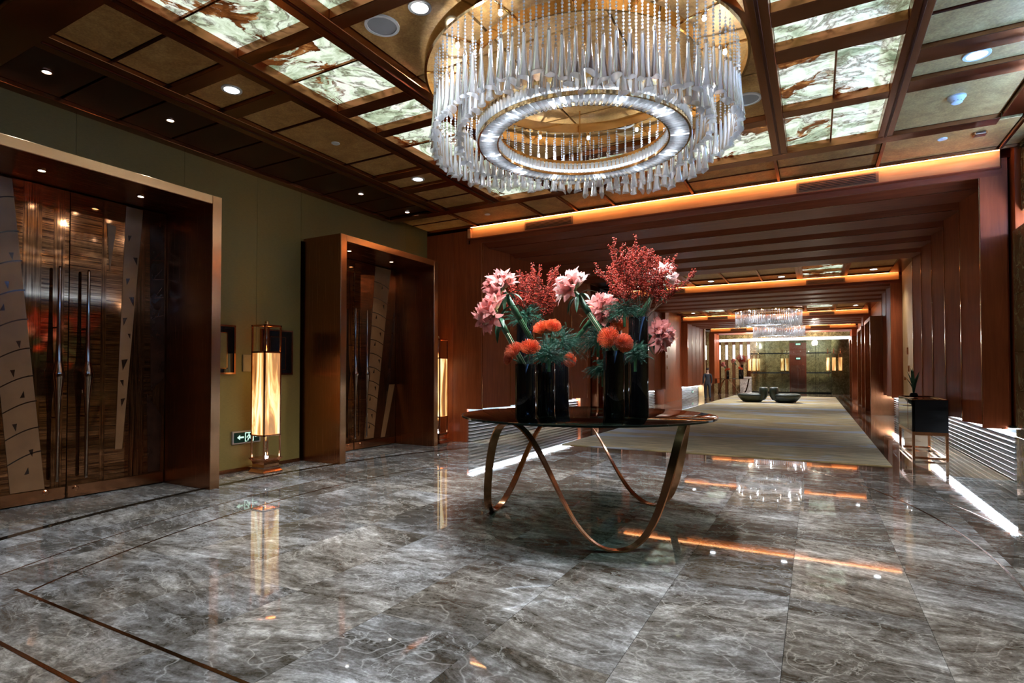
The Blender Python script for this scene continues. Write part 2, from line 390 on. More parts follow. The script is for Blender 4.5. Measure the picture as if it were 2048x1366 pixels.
# ================================================================== FLOOR
H = 3.66
floor = struct('floor', 'polished grey veined marble floor with brass inlay lines')
MB().box(-6.6, -2.8, -.12, 2.6, 8.1, -.012).build('screed', 'screed', floor)
slab_me = MB().box(-.2965, -.594, -.02, .2965, .594, 0).data('slab', 'floor')
for i in range(-11, 4):
    for j in range(9):
        inst('slab', slab_me, floor, (-.13+.595*(i+.5), 8.1-1.19*(j+.5), 0))
MB().box(-6.6, 8.1, -.12, 2.6, 37.2, 0).build('corridor_marble', 'floor2', floor)
def arc(a, b, wd, z, side, y0, y1, c=(-1.73, 4.31), n=60, xmax=1.92):
    m = MB(); v = []
    for k in range(n+1):
        y = y0+(y1-y0)*k/n; q = (y-c[1])/b
        if abs(q) >= 1: continue
        x = c[0]+side*a*sqrt(1-q*q)
        if x > xmax: continue
        q2 = min(.9999, (y-c[1])/(b+wd)); x2 = c[0]+side*(a+wd)*sqrt(1-q2*q2)
        v.append((x, y)); v.append((x2, y))
    for k in range(len(v)//2-1):
        p = v[2*k:2*k+4]; m.prism([p[0], p[1], p[3], p[2]], 'z', -.004, z)
    return m
for sd in (-1, 1):
    arc(2.73, 4.35, .017, .0012, sd, 1.44, 8.1).build('brass_inlay', 'brass_in', floor)
    arc(3.12, 4.80, .012, .0012, sd, 1.44, 8.1).build('brass_inlay', 'brass_in', floor)
arc(3.83, 5.45, .075, .001, -1, .4, 8.0, n=90).build('mosaic_border', 'mosaic', floor)
MB().box(-3.90, 1.412, -.004, 1.93, 1.430, .0014).build('brass_inlay', 'brass_in', floor)
MB().box(-3.70, 1.10, -.004, 1.93, 1.118, .0014).build('brass_inlay', 'brass_in', floor)
for x0, x1 in ((1.02, 1.13), (1.28, 1.39)):
    MB().box(x0, 8.6, -.004, x1, 33, .0012).build('brown_strip', 'brown_in', floor)
for k in range(4):
    MB().box(.98, 11.9+.18*k, -.004, 1.60, 11.96+.18*k, .0014).build('brown_strip', 'brown_in', floor)
for x0, x1 in ((-4.30, -4.20), (-4.06, -3.96)):
    MB().box(x0, 8.6, -.004, x1, 33, .0012).build('brown_strip', 'brown_in', floor)
MB().box(-3.72, 8.46, -.004, .87, 8.54, .0012).build('brown_strip', 'brown_in', floor)
carpet = MB().box(-3.7, 8.55, 0, .85, 31.0, .012).build('carpet', 'carpet', None)
tag(carpet, 'long beige carpet with streaky grey-blue patches running down the corridor', 'carpet')

# ================================================================== CEILING
ceil = struct('ceiling', 'coffered ceiling with bronze beams, gold panels and backlit onyx')
MB().box(-6.6, -2.8, 3.80, 2.6, 8.02, 3.95).build('backing', 'screed', ceil)
def cbox(name, mat, x0, x1, y0, y1, z0, z1=3.80, bev=.004):
    cx, cyy = (x0+x1)/2, (y0+y1)/2
    return MB().box(x0-cx, y0-cyy, z0, x1-cx, y1-cyy, z1).build(name, mat, ceil, bevel=bev, loc=(cx, cyy, 0))
for x0, x1 in ((-6.17, -6.02), (-5.15, -4.92), (-4.15, -3.95), (-3.15, -2.96), (-.40, -.25), (.60, .73), (1.60, 1.98)):
    cbox('beam', 'beam', x0, x1, -2.8, 6.93, 3.66)
    if x1-x0 < .3 and x0 > -6: cbox('beam_groove', 'dark', (x0+x1)/2-.012, (x0+x1)/2+.012, 1.93, 6.93, 3.652, 3.665, .002)
for y0, y1 in ((6.93, 7.10), (1.62, 1.93)):
    cbox('cross_beam', 'beamx', -6.02, 1.60, y0, y1, 3.655)
# dark panels beside the left wall
ys = [1.95, 2.46, 2.95, 3.46, 3.97, 4.47, 5.03, 5.58, 6.11, 6.60, 6.92]
for a, b in zip(ys, ys[1:]): cbox('dark_panel', 'dark', -6.015, -5.155, a+.012, b-.012, 3.70)
for k in range(8): cbox('dark_panel', 'dark', -6.015, -5.155, 1.58-.52*(k+1)+.012, 1.58-.52*k-.012, 3.70)
# gold panels, left column
for a, b in ((1.94, 2.345), (2.375, 2.785), (2.935, 3.285), (3.455, 3.855), (3.885, 4.885), (4.915, 5.355), (5.535, 5.875), (6.065, 6.485), (6.515, 6.925)):
    cbox('gold_panel', 'gold', -4.91, -4.16, a, b, 3.70)
for a, b in ((2.79, 2.93), (3.29, 3.45), (5.36, 5.53), (5.88, 6.06)): cbox('cross_beam', 'beamx', -4.92, -4.15, a, b, 3.665)
for y in (2.36, 3.87, 4.90, 6.50): cbox('rib', 'dark', -4.92, -4.15, y-.013, y+.013, 3.69)
# onyx, left column
def onyx(x0, x1, y0, y1): return cbox('onyx_pane', 'onyx', x0, x1, y0, y1, 3.735, 3.765, 0)
for a, b in ((1.94, 2.315), (2.335, 2.765), (2.91, 3.305), (3.325, 3.805), (3.965, 4.335), (4.475, 4.865), (4.885, 5.355), (5.505, 5.925), (6.075, 6.915)):
    onyx(-3.945, -3.155, a, b)
for a, b in ((2.77, 2.90), (3.81, 3.96), (4.34, 4.47), (5.36, 5.50), (5.93, 6.07)): cbox('cross_beam', 'beamx', -3.95, -3.15, a, b, 3.665)
for y in (2.325, 3.315, 4.875): cbox('rib', 'beamx', -3.95, -3.15, y-.008, y+.008, 3.715)
# onyx, right column
for a, b in ((1.94, 2.765), (2.91, 4.165), (4.365, 4.695)): onyx(-.245, .595, a, b)
for a, b in ((4.905, 5.835), (5.985, 6.915)):
    onyx(-.245, .163, a, b); onyx(.179, .595, a, b); cbox('rib', 'beam', .163, .179, a, b, 3.715)
for a, b in ((2.77, 2.90), (4.17, 4.36), (4.70, 4.90), (5.84, 5.98)): cbox('cross_beam', 'beamx', -.25, .60, a, b, 3.665)
# onyx, back and front rows
for a, b in ((6.075, 6.915), (1.94, 2.765)):
    for x0, x1 in ((-2.955, -2.125), (-2.095, -1.255), (-1.225, -.405)): onyx(x0, x1, a, b)
    for x in (-2.11, -1.24): cbox('rib', 'beam', x-.012, x+.012, a, b, 3.715)
for a, b in ((5.93, 6.07), (2.77, 2.90)): cbox('cross_beam', 'beamx', -2.96, -.40, a, b, 3.665)
# gold centre field
for x0, x1 in ((-2.955, -2.12), (-2.10, -1.26), (-1.24, -.405)):
    for a, b in ((2.905, 3.74), (3.76, 5.06), (5.08, 5.925)): cbox('gold_panel', 'gold', x0, x1, a, b, 3.72)
# gold panels, right column
for a, b in ((1.94, 2.80), (2.82, 3.78), (3.80, 4.745), (4.775, 5.185), (5.425, 5.725), (5.955, 6.925)): cbox('gold_panel', 'gold', .735, 1.595, a, b, 3.70)
for a, b in ((5.19, 5.42), (5.73, 5.95)): cbox('cross_beam', 'beamx', .73, 1.60, a, b, 3.665)
for y in (2.81, 3.79, 4.76): cbox('rib', 'dark', .73, 1.60, y-.015, y+.015, 3.69)
# strip before the portal
rx = (-5.0, -3.775, -3.175, -2.59, -1.465, -.39, .68, 1.82)
for x in rx: cbox('rib', 'beam', x-.017, x+.017, 7.10, 7.95, 3.668)
ed = (-6.03,)+rx
for a, b in zip(ed, ed[1:]):
    if a in (-6.03, -1.465, -.39):
        cbox('gold_panel', 'gold', a+.02, b-.02, 7.105, 7.50, 3.70); cbox('gold_panel', 'gold', a+.02, b-.02, 7.525, 7.93, 3.70)
        cbox('rib', 'dark', a+.02, b-.02, 7.50, 7.525, 3.69)
    else: cbox('gold_panel', 'gold', a+.02, b-.02, 7.105, 7.93, 3.70)
cbox('gold_panel', 'gold', 1.84, 1.98, 6.95, 7.93, 3.70)
cbox('edge_trim', 'beamx', -6.02, 1.98, 7.935, 7.955, 3.665, 3.80, .002)
# ceiling behind the camera
for x0, x1 in ((-4.91, -4.16), (-2.95, -.41), (.735, 1.595), (-3.945, -3.155), (-.245, .595)):
    for a, b in ((.32, 1.61), (-1.20, .28), (-2.75, -1.24)): cbox('gold_panel', 'gold', x0, x1, a, b, 3.70)

# ================================================================== WALLS
def wall(name, mat, label, boxes, bevel=0):
    m = MB()
    for b in boxes: m.box(*b)
    o = m.build(name, mat, None, bevel=bevel); o['kind'] = 'structure'; o['label'] = label; return o
wl = struct('wall_left', 'olive gold fabric wall around the two lobby doors')
for y0, y1, z0 in ((-2.8, 1.60, 0), (3.68, 4.60, 0), (4.604, 5.28, 0), (7.50, 8.1, 0), (1.604, 2.64, 3.0), (2.644, 3.676, 3.0), (5.284, 6.40, 3.0), (6.404, 7.496, 3.0)):
    MB().box(-6.30, y0, z0, -6.15, y1, 3.80).build('fabric_panel', 'fabric', wl)
MB().box(-6.5, 1.5, 0, -6.35, 7.6, 3.8).build('backing', 'screed', wl)
bb = wall('baseboard_left', 'bronzeh', 'dark bronze skirting under the olive fabric wall', [(-6.15, 3.68, 0, -6.135, 5.28, .045), (-6.15, 7.5, 0, -6.135, 8.08, .045)])
wall('wall_back', 'lobbyback', 'brown wood wall behind the viewer', [(-6.3, -2.95, 0, 2.1, -2.8, 3.8)])
# right wall: marble blocks below a lit cove, marble above
wr = struct('wall_right', 'olive marble block wall with a white lit cove')
zs = [0, .50, 1.0, 1.42, 2.05, 2.76]
ysr = [8.0, 7.4, 6.2, 5.0, 3.8, 2.6, 1.4, .2, -1.0, -2.8]
for y1, y0 in zip(ysr, ysr[1:]):
    for z0, z1 in zip(zs, zs[1:]):
        MB().box(-.06, y0-y1+.002, .001, .25, -.002, z1-z0-.002).build('block', 'stone', wr, bevel=.003, loc=(1.985, y1, z0))
    if y1 > 7.5: MB().box(.0, y0-y1+.002, 0, .20, -.002, .68).build('block', 'stone', wr, bevel=.003, loc=(2.0, y1, 2.97))
    MB().box(0, y0-y1, 0, .03, 0, .22 if y1 > 7.5 else .92).build('cove_back', 'white', wr, loc=(2.17, y1, 2.76))
MB().box(2.08, -2.7, 2.765, 2.16, 7.1, 2.79).build('led_strip', 'led_wall', wr); MB().box(2.08, 7.1, 2.765, 2.16, 7.95, 2.79).build('led_strip', 'led', wr)
MB().box(1.98, -2.8, 3.66, 2.3, 8.0, 3.8).build('top_fill', 'stone', wr)
MB().box(1.925, -2.8, 2.76, 1.97, 7.1, 2.835).build('cove_light_shield', 'stone', wr)  # unseen lip, added to keep the cove light off the doors

# ================================================================== PORTALS
XL, XR, ZT, D = -5.0, 1.67, 3.42, .20
def fascia(y, x0, x1, parent, vents, z0=3.50):
    MB().box(x0, y, z0, x1, y+.06, z0+.36).build('fascia_board', 'maple', parent, bevel=.004)
    MB().box(x0-.06, y-.055, z0, x0, y+.06, z0+.155).build('fascia_end', 'maple', parent, bevel=.004)
    MB().box(x0-.06, y-.02, z0-.012, x1, y+.06, z0).build('fascia_lip', 'woodx', parent)
    MB().box(x0+.02, y-.068, z0+.165, x1-.02, y-.060, z0+.185).build('led_strip', 'led_amber', parent)
    for vx0, vx1 in vents:
        g = MB().box(vx0-.03, y-.012, z0+.015, vx1+.03, y-.001, z0+.145).build('vent_frame', 'vent', parent)
        MB().box(vx0, y-.014, z0+.03, vx1, y-.010, z0+.13).build('vent_void', 'ventdark', g)
        for k in range(5): MB().box(vx0, y-.020, z0+.036+.02*k, vx1, y-.012, z0+.044+.02*k).build('louvre', 'vent', g)
def slats(parent, side, y0, y1, top=.55, nl=9):
    xo = (XL-D-.10) if side < 0 else (XR+D+.10)
    s = side
    MB().box(min(xo, xo+s*.06), y0, 0, max(xo, xo+s*.06), y1, top+.06).build('louvre_back', 'slat_back', parent)
    for k in range(nl):
        z = .012+k*(top-.02)/nl
        p = [(xo, z), (xo-s*.050, z), (xo-s*.050, z+.006), (xo, z+.034)]
        MB().prism(p, 'y', y0, y1).build('louvre', 'slat', parent)
    xa, xb = xo-s*.012, xo-s*.085
    MB().box(min(xa, xb), y0, top+.028, max(xa, xb), y1, top+.034).build('led_strip', 'led_low', parent)
    MB().box(min(xo, xb), y0, top+.034, max(xo, xb), y1, top+.06).build('led_tray', 'black', parent)
def fin(parent, side, y0, y1, zb=.57):
    s = side; x = XL if s < 0 else XR
    MB().prism([(x+s*D, y0+.03), (x, y1), (x+s*D, y1)], 'z', zb, ZT+D).build('fin_panel', 'wood', parent)
    MB().box(min(x, x-s*.006), y1-.008, zb, max(x, x-s*.006), y1+.002, ZT).build('edge_strip', 'brass', parent)
def topfin(parent, y0, y1):
    ym = y0+(y1-y0)*.42
    MB().prism([(y0+.03, ZT+D), (ym, ZT), (y1, ZT), (y1, ZT+D)], 'x', XL-D, XR+D).build('soffit_panel', 'woodx', parent)
    MB().box(XL-D, y1-.002, ZT+.03, XR+D, y1+.035, ZT+D).build('shadow_gap', 'black', parent)
    MB().box(XL, ym-.004, ZT-.003, XR, ym+.006, ZT+.002).build('edge_strip', 'brass_in', parent)
def portal(n, label, Y0, nf, pitch, vents, nl=None, nr=None, sl=(True, True)):
    P = struct('trim_%d' % n, label)
    nl = nf if nl is None else nl; nr = nf if nr is None else nr
    Y1 = Y0+.03+nf*pitch
    # header frame
    MB().box(XL-D, Y0, ZT, XR+D, Y0+.03, 3.50).build('header', 'woodx', P)
    MB().box(XL-D-.09, Y0, .57, XL, Y0+.03, ZT).build('jamb_panel', 'wood', P)
    MB().box(XR, Y0, .57, XR+D+.03, Y0+.03, ZT).build('jamb_panel', 'wood', P)
    for s, x in ((-1, XL), (1, XR)): MB().box(min(x, x-s*.006), Y0+.02, .57, max(x, x-s*.006), Y0+.032, ZT).build('edge_strip', 'brass', P)
    for k in range(nf):
        a, b = Y0+.03+k*pitch, Y0+.03+(k+1)*pitch
        if k < nl: fin(P, -1, a, b)
        if k < nr: fin(P, 1, a, b)
        topfin(P, a, b)
    MB().box(XL-D-.4, Y0+.03, ZT+D, XR+D+.4, Y1, ZT+D+.1).build('backing', 'dark', P)
    MB().box(XL-D-.05, Y0+.03, .60, XL-D, Y0+.03+nl*pitch, ZT+D).build('backing', 'wood', P)
    MB().box(XR+D, Y0+.03, .60, XR+D+.05, Y0+.03+nr*pitch, ZT+D).build('backing', 'wood', P)
    if sl[0]: slats(P, -1, Y0+.05, Y0+.03+nl*pitch)
    if sl[1]: slats(P, 1, Y0-.05, Y0+.03+nr*pitch)
    fascia(Y0-.06, XL-.15, XR+.17, P, vents)
    return P
P1 = portal(1, 'stepped mahogany portal framing the start of the corridor', 8.1, 5, 1.0, ((-4.10, -3.32), (-.16, .67)))
wl2 = struct('wall_portal', 'mahogany wall panels between the second door and the portal')
MB().box(-6.3, 8.1, 0, -5.585, 8.16, 3.66).build('wood_panel', 'wood', wl2, bevel=.002)
MB().box(-5.580, 8.1, 0, -5.29, 8.16, 3.66).build('wood_panel', 'wood', wl2, bevel=.002)
MB().box(-5.29, 8.1, 3.50, -5.21, 8.16, 3.66).build('wood_panel', 'wood', wl2)
MB().box(-6.3, 8.16, 0, -5.32, 8.3, 3.8).build('backing', 'dark', wl2)
P2 = portal(2, 'second mahogany portal further down the corridor', 16.66, 4, 1.04, ((-4.1, -3.32), (-.16, .67)), nr=2, sl=(True, True))
P3 = portal(3, 'third mahogany portal before the far hall', 25.66, 4, 1.0, ((-4.1, -3.32), (-.16, .67)), nr=1)
P4 = portal(4, 'last mahogany portal below the white cove', 33.2, 2, .9, ((-4.1, -3.32), (-.16, .67)), nl=2, nr=2, sl=(False, False))

# bays between the portals
def bay(n, y0, y1, right='tanwall'):
    B = struct('ceiling', 'gold panelled corridor ceiling bay with onyx panes')
    def cb(name, mat, x0, x1, a, b, z0, z1=3.80):
        cx, c2 = (x0+x1)/2, (a+b)/2
        return MB().box(x0-cx, a-c2, z0, x1-cx, b-c2, z1).build(name, mat, B, loc=(cx, c2, 0))
    cb('backing', 'screed', -6.4, 2.4, y0-.02, y1+.03, 3.80, 3.95)
    fr = y1-.98
    for x0, x1 in ((-5.5, -4.95), (-4.91, -4.16), (-2.96, -2.10), (-2.07, -1.25), (-1.22, -.40), (.75, 1.62)):
        m_ = 'dark' if x1 < -4.92 else 'gold'
        cb('ceiling_panel', m_, x0, x1, y0, fr-.02, 3.71); cb('ceiling_panel', m_, x0, x1, fr+.02, y1-.14, 3.71)
    for x0, x1 in ((-3.945, -3.165), (-.245, .585)):
        for a, b in ((y0+.05, (y0+fr)/2-.06), ((y0+fr)/2+.06, fr-.05), (fr+.05, y1-.3)): cb('onyx_pane', 'onyx', x0, x1, a, b, 3.735, 3.76)
        cb('cross_beam', 'beamx', x0, x1, y1-.28, y1-.14, 3.67)
        cb('cross_beam', 'beamx', x0, x1, (y0+fr)/2-.06, (y0+fr)/2+.06, 3.67)
    for x0, x1 in ((-4.15, -3.95), (-3.16, -2.96), (-.40, -.25), (.59, .74), (1.62, 2.3), (-6.2, -5.5)): cb('beam', 'beam', x0, x1, y0, y1-.13, 3.66)
    for x in (-4.93, -2.085, -1.235): cb('rib', 'beam', x-.02, x+.02, y0, y1-.13, 3.67)
    cb('cross_beam', 'beamx', -5.5, 1.62, fr-.02, fr+.02, 3.672)
    cb('edge_trim', 'beamx', -6.2, 2.3, y1-.135, y1-.115, 3.665)
    return B
bay(1, 13.13, 16.63); bay(2, 20.85, 25.63); bay(3, 29.7, 33.17); bay(4, 35.05, 37.2)
wr1 = struct('wall_corridor_right', 'tan wall panel and mahogany walls on the right of the corridor')
MB().box(1.90, 13.13, 0, 2.1, 16.6, 3.8).build('tan_panel', 'tanwall', wr1)
MB().box(1.93, 18.7, 0, 2.1, 33.2, 3.8).build('wood_panel', 'wood', wr1)
MB().box(1.95, 8.0, .6, 2.1, 13.13, 3.8).build('wood_panel', 'wood', wr1)
for y, z, h in ((15.75, 1.62, .16), (15.6, 1.22, .14), (16.2, 1.02, .07)):
    MB().box(1.88, y-.05, z, 1.90, y+.05, z+h).build('switch_plate', 'copper', wr1, bevel=.004)
wl3 = struct('wall_corridor_left', 'mahogany walls on the left of the corridor')
for y0, y1 in ((13.13, 13.85), (16.1, 16.63)): MB().box(-5.30, y0, 0, -5.18, y1, 3.8).build('wood_panel', 'wood', wl3)
MB().box(-6.0, 13.13, 0, -5.9, 16.63, 3.8).build('wood_panel', 'wood', wl3)
for y0, y1, x in ((20.85, 21.4, -4.86), (21.4, 21.95, -5.05)):
    MB().box(x-.3, y0, 0 if x < -5 else .57, x, y1-.01, 3.7).build('wood_pier', 'wood', wl3)
MB().box(-4.862, 21.05, 1.75, -4.85, 21.15, 1.86).build('switch_plate', 'copper', wl3); MB().box(-4.862, 21.05, 1.32, -4.85, 21.15, 1.43).build('switch_plate', 'copper', wl3)
MB().box(-5.9, 21.95, 0, -5.25, 25.6, 3.8).build('wood_panel', 'wood', wl3)
MB().box(-5.25, 29.7, 0, -4.95, 30.0, 3.7).build('tan_post', 'tanwall', wl3)

# ================================================================== LOBBY DOORS
def handle_mesh():
    prof = [(.012, .0), (.015, .02), (.0155, .45), (.017, .62), (.028, .80), (.046, .965), (.050, .995), (.040, 1.03), (.026, 1.12), (.018, 1.30), (.0145, 1.55), (.0125, 1.98), (.010, 2.0)]
    return MB().lathe(prof, 16).data('handle', 'handle', True)
HANDLE = handle_mesh()
def poly(pts, x0, x1, name, mat, parent): return MB().prism(pts, 'x', x0, x1).build(name, mat, parent)
def door(n, label, y0, y1, hy, bands, wdir=1):
    d = struct('door_%d' % n, label)
    XF = -5.45; XB = -6.30
    for a, b in ((y0-.105, y0), (y1, y1+.105)):
        MB().box(XB, a, 0, XF, b, 3.03).build('frame_jamb', 'bronze', d, bevel=.003)
        MB().box(XF-.002, a+.002, .002, XF+.006, b-.002, 3.028).build('jamb_face', 'palev', d, bevel=.002)
    MB().box(XB, y0, 2.94, XF, y1, 3.03).build('frame_head', 'bronzeh', d, bevel=.003)
    MB().box(XF-.002, y0+.0, 2.942, XF+.006, y1, 3.028).build('head_face', 'pale', d, bevel=.002)
    ym = (y0+y1)/2
    for a, b, hh in ((y0+.004, ym-.003, hy[0]), (ym+.003, y1-.004, hy[1])):
        lf = MB().box(-6.285, a, .012, -6.25, b, 2.932).build('door_leaf', 'doorwood', d, bevel=.002)
        MB().box(-6.249, a+.01, .012, -6.247, b-.01, .12).build('kick_rail', 'copper', lf)
        h = inst('handle', HANDLE, lf, (-6.165, hh, .19))
        MB().tube([(-6.25, hh, 1.62), (-6.165, hh, 1.62)], .008, 8).tube([(-6.25, hh, .78), (-6.165, hh, .78)], .008, 8).build('handle_bracket', 'copper', lf, smooth=True)
        MB().lathe([(.026, 0), (.026, .006), (.018, .012)], 16, axis='x').build('pivot_cap', 'copper', lf, loc=(-6.247, hh-.05, .09))
        for fr, wd in ((.30, .05), (.60, .16), (.86, .10)):
            yy = a+(b-a)*fr
            MB().box(-6.25, yy, .125, -6.2488, yy+wd*(b-a), 2.93).build('veneer_strip', 'doorwoodv', lf)
    for kind, pts in bands:
        lf = d
        if kind == 'tan': poly(pts, -6.2495, -6.2455, 'tan_band_or_reflection', 'doorband', d)
        elif kind == 'dark': poly(pts, -6.2492, -6.2465, 'dark_band', 'doordark', d)
        elif kind == 'tri': poly(pts, -6.2456, -6.2445, 'triangle_inlay', 'doordark', d)
        elif kind == 'line':
            w = .006; m = MB()
            for p, q in zip(pts, pts[1:]): m.prism([(p[0], p[1]-w), (q[0], q[1]-w), (q[0], q[1]+w), (p[0], p[1]+w)], 'x', -6.2456, -6.2445)
            m.build('curved_inlay', 'doordark', d)
        elif kind == 'vee':
            m = MB()
            for p, q in zip(pts, pts[1:]): m.tube([(-6.246, p[0], p[1]), (-6.246, q[0], q[1])], .0022, 4)
            m.build('outline_inlay', 'copper', d)
    return d
def tri(y, z, s, up=-1, tw=.0): return [(y-s*.35, z), (y+s*.35, z+.1*s), (y+tw*s, z+up*s*1.3)]
B1 = []
q0, q1, q2, q3 = (1.97, 2.92), (2.20, 2.92), (2.475, .13), (2.225, .13)
B1.append(('tan', [q0, q1, q2, q3]))
def bandpt(f, zz, A=(q0, q1, q2, q3)):
    t = (A[0][1]-zz)/(A[0][1]-A[3][1]); l = A[0][0]+(A[3][0]-A[0][0])*t; r = A[1][0]+(A[2][0]-A[1][0])*t
    return l+(r-l)*f
for k, z in enumerate((2.66, 2.36, 2.10, 1.84, 1.58, 1.32, 1.07, .84, .60, .38)):
    B1.append(('line', [(bandpt(f/6, z), z+.055*sin(f/6*1.9)+.05*f/6) for f in range(7)]))
    f = (.35, .72, .5, .28, .66, .4, .6, .3, .7, .5)[k]; B1.append(('tri', tri(bandpt(f, z-.14), z-.10, .05, -1 if k % 3 else 1, .2)))
r0 = ((3.135, 2.92), (3.30, 2.92), (3.125, .42), (3.06, .42)); B1.append(('tan', list(r0)))
for k, z in enumerate((2.62, 2.40, 2.17, 1.98, 1.76, 1.60, 1.33, 1.12, .93)):
    B1.append(('tri', tri(bandpt((.3, .75, .35, .7, .3, .72, .5, .35, .6)[k], z, r0), z, (.05, .06, .055, .07, .06, .04, .085, .05, .06)[k], -1, (-.2, .3)[k % 2])))
B1.append(('tan', [(2.96, 2.70), (3.045, 2.69), (2.99, 2.22)]))  # no band here: a reflection in the lacquer, imitated by a tan wedge
B1.append(('dark', [(3.37, 2.78), (3.52, 2.80), (3.54, 1.15), (3.40, 1.00)]))
B1.append(('dark', [(3.36, .98), (3.52, .72), (3.50, .14), (3.38, .14)]))
for k in range(7): z = 2.40-.2*k; B1.append(('vee', [(3.50, z+.12), (3.40+.012*k, z), (3.52, z+.02)]))
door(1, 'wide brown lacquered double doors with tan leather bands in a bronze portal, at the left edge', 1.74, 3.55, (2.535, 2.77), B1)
B2 = []
s0 = ((6.86, 2.92), (7.23, 2.92), (6.83, .15), (6.62, .15)); B2.append(('tan', list(s0)))
for k, z in enumerate((2.62, 2.36, 2.12, 1.90, 1.68, 1.46, 1.24, 1.02, .80, .58, .36)):
    B2.append(('line', [(bandpt(f/6, z, s0), z+.05-.08*(f/6)**2) for f in range(7)]))
    B2.append(('tri', tri(bandpt((.55, .75, .3, .7, .35, .8, .45, .7, .3, .6, .45)[k], z-.1, s0), z-.05, .055, -1 if k % 2 else 1, .25)))
B2.append(('dark', [(7.30, 2.2), (7.345, 2.2), (7.12, .14), (7.04, .14)])); B2.append(('tan', [(7.20, 1.0), (7.34, 1.0), (7.10, .14), (7.00, .14)]))
B2.append(('dark', [(5.60, 2.9), (5.78, 2.9), (5.86, .14), (5.64, .14)]))
door(2, 'brown lacquered double doors in a deep bronze portal next to the mahogany wall', 5.43, 7.365, (6.34, 6.585), B2)
# bronze door surrounds further down the corridor
def surround(n, label, x_out, x_in, y0, y1, h=2.80):
    d = struct('door_%d' % n, label); a, b = min(x_out, x_in), max(x_out, x_in)
    MB().box(a, y0, 0, b, y0+.11, h).build('frame_jamb', 'bronze', d, bevel=.004)
    MB().box(a, y1-.11, 0, b, y1, h).build('frame_jamb', 'bronze', d, bevel=.004)
    MB().box(a, y0+.11, h-.11, b, y1-.11, h).build('frame_head', 'bronzeh', d, bevel=.004)
    xm = x_out+(.03 if x_out < x_in else -.03)
    for p, q in ((y0+.115, (y0+y1)/2-.003), ((y0+y1)/2+.003, y1-.115)): MB().box(min(x_out, xm), p, .01, max(x_out, xm), q, h-.115).build('door_leaf', 'doorwood', d)
surround(3, 'bronze door surround on the left of the corridor behind the flowers', -5.9, -5.02, 13.9, 16.05)
surround(4, 'nearer bronze door surround on the right of the corridor', 1.93, 1.38, 18.72, 20.8)
surround(5, 'farther bronze door surround on the right of the corridor', 1.93, 1.40, 22.5, 24.6)
surround(6, 'last bronze door surround on the right before the far hall', 1.93, 1.42, 28.6, 30.6)

# ================================================================== FLOOR LAMPS
def floor_lamp(label, loc):
    t = thing('floor_lamp', label, 'floor lamp', loc, 0, 'onyx floor lamps beside the doors')
    prof = [(.135, 0), (.135, .012), (.122, .03), (.108, .06), (.104, .10), (.112, .135), (.132, .165), (.140, .176)]
    m = MB()
    for (r0, z0), (r1, z1) in zip(prof, prof[1:]):
        m.add([(-r0, -r0, z0), (r0, -r0, z0), (r0, r0, z0), (-r0, r0, z0), (-r1, -r1, z1), (r1, -r1, z1), (r1, r1, z1), (-r1, r1, z1)], [(0, 1, 5, 4), (1, 2, 6, 5), (2, 3, 7, 6), (3, 0, 4, 7)])
    m.add([(-.135, -.135, 0), (.135, -.135, 0), (.135, .135, 0), (-.135, .135, 0)], [(3, 2, 1, 0)]); m.add([(-.14, -.14, .176), (.14, -.14, .176), (.14, .14, .176), (-.14, .14, .176)], [(0, 1, 2, 3)])
    m.build('base', 'copper', t)
    MB().box(-.141, -.141, .062, .141, .141, .070).build('base_band', 'chrome', t)
    for sx in (-1, 1):
        for sy in (-1, 1):
            MB().box(sx*.112-.009, sy*.112-.009, .176, sx*.112+.009, sy*.112+.009, 1.77).build('post', 'copper', t, bevel=.002)
    for z in (.446, 1.445, 1.765):
        f = MB()
        for a in (-1, 1):
            f.box(-.121, a*.112-.009, z-.009, .121, a*.112+.009, z+.009); f.box(a*.112-.009, -.121, z-.009, a*.112+.009, .121, z+.009)
        f.build('frame_rail', 'copper', t)
    for k in range(4):
        p = MB().box(-.101, -.004, .457, .101, .004, 1.434).build('onyx_panel', 'lantern', t)
        a = k*pi/2; p.location = (.112*sin(a), -.112*cos(a), 0); p.rotation_euler = (0, 0, a)
    MB().tube([(-.112, -.112, 1.767), (.112, .112, 1.767)], .006, 6).tube([(-.112, .112, 1.767), (.112, -.112, 1.767)], .006, 6).build('top_cross', 'copper', t)
    MB().lathe([(.010, 1.765), (.010, 1.785), (.026, 1.79), (.026, 1.82), (.015, 1.83)], 16).build('finial', 'brass', t, smooth=True)
    MB().tube([(0, 0, 1.76), (0, 0, 1.45)], .006, 8).build('upper_stem', 'chrome', t, smooth=True); MB().tube([(0, 0, .44), (0, 0, .37), (0, 0, .36), (0, 0, .35), (0, 0, .28), (0, 0, .27), (0, 0, .26), (0, 0, .19)], [.005, .005, .012, .005, .005, .012, .005, .005], 8).build('lower_stem', 'chrome', t, smooth=True)
    MB().lathe([(.03, .176), (.03, .186), (.0001, .19)], 16).build('uplight', 'lens', t)
    lamp('POINT', 'lamp_glow', (.0, .0, .95), 40.0, WARM, t, size=.08)
    return t
floor_lamp('tall copper-framed floor lamp with honey onyx panels between the two doors', (-5.86, 4.53, 0))
floor_lamp('copper-framed onyx floor lamp half hidden behind the farther bronze door portal', (-5.68, 7.80, 0))

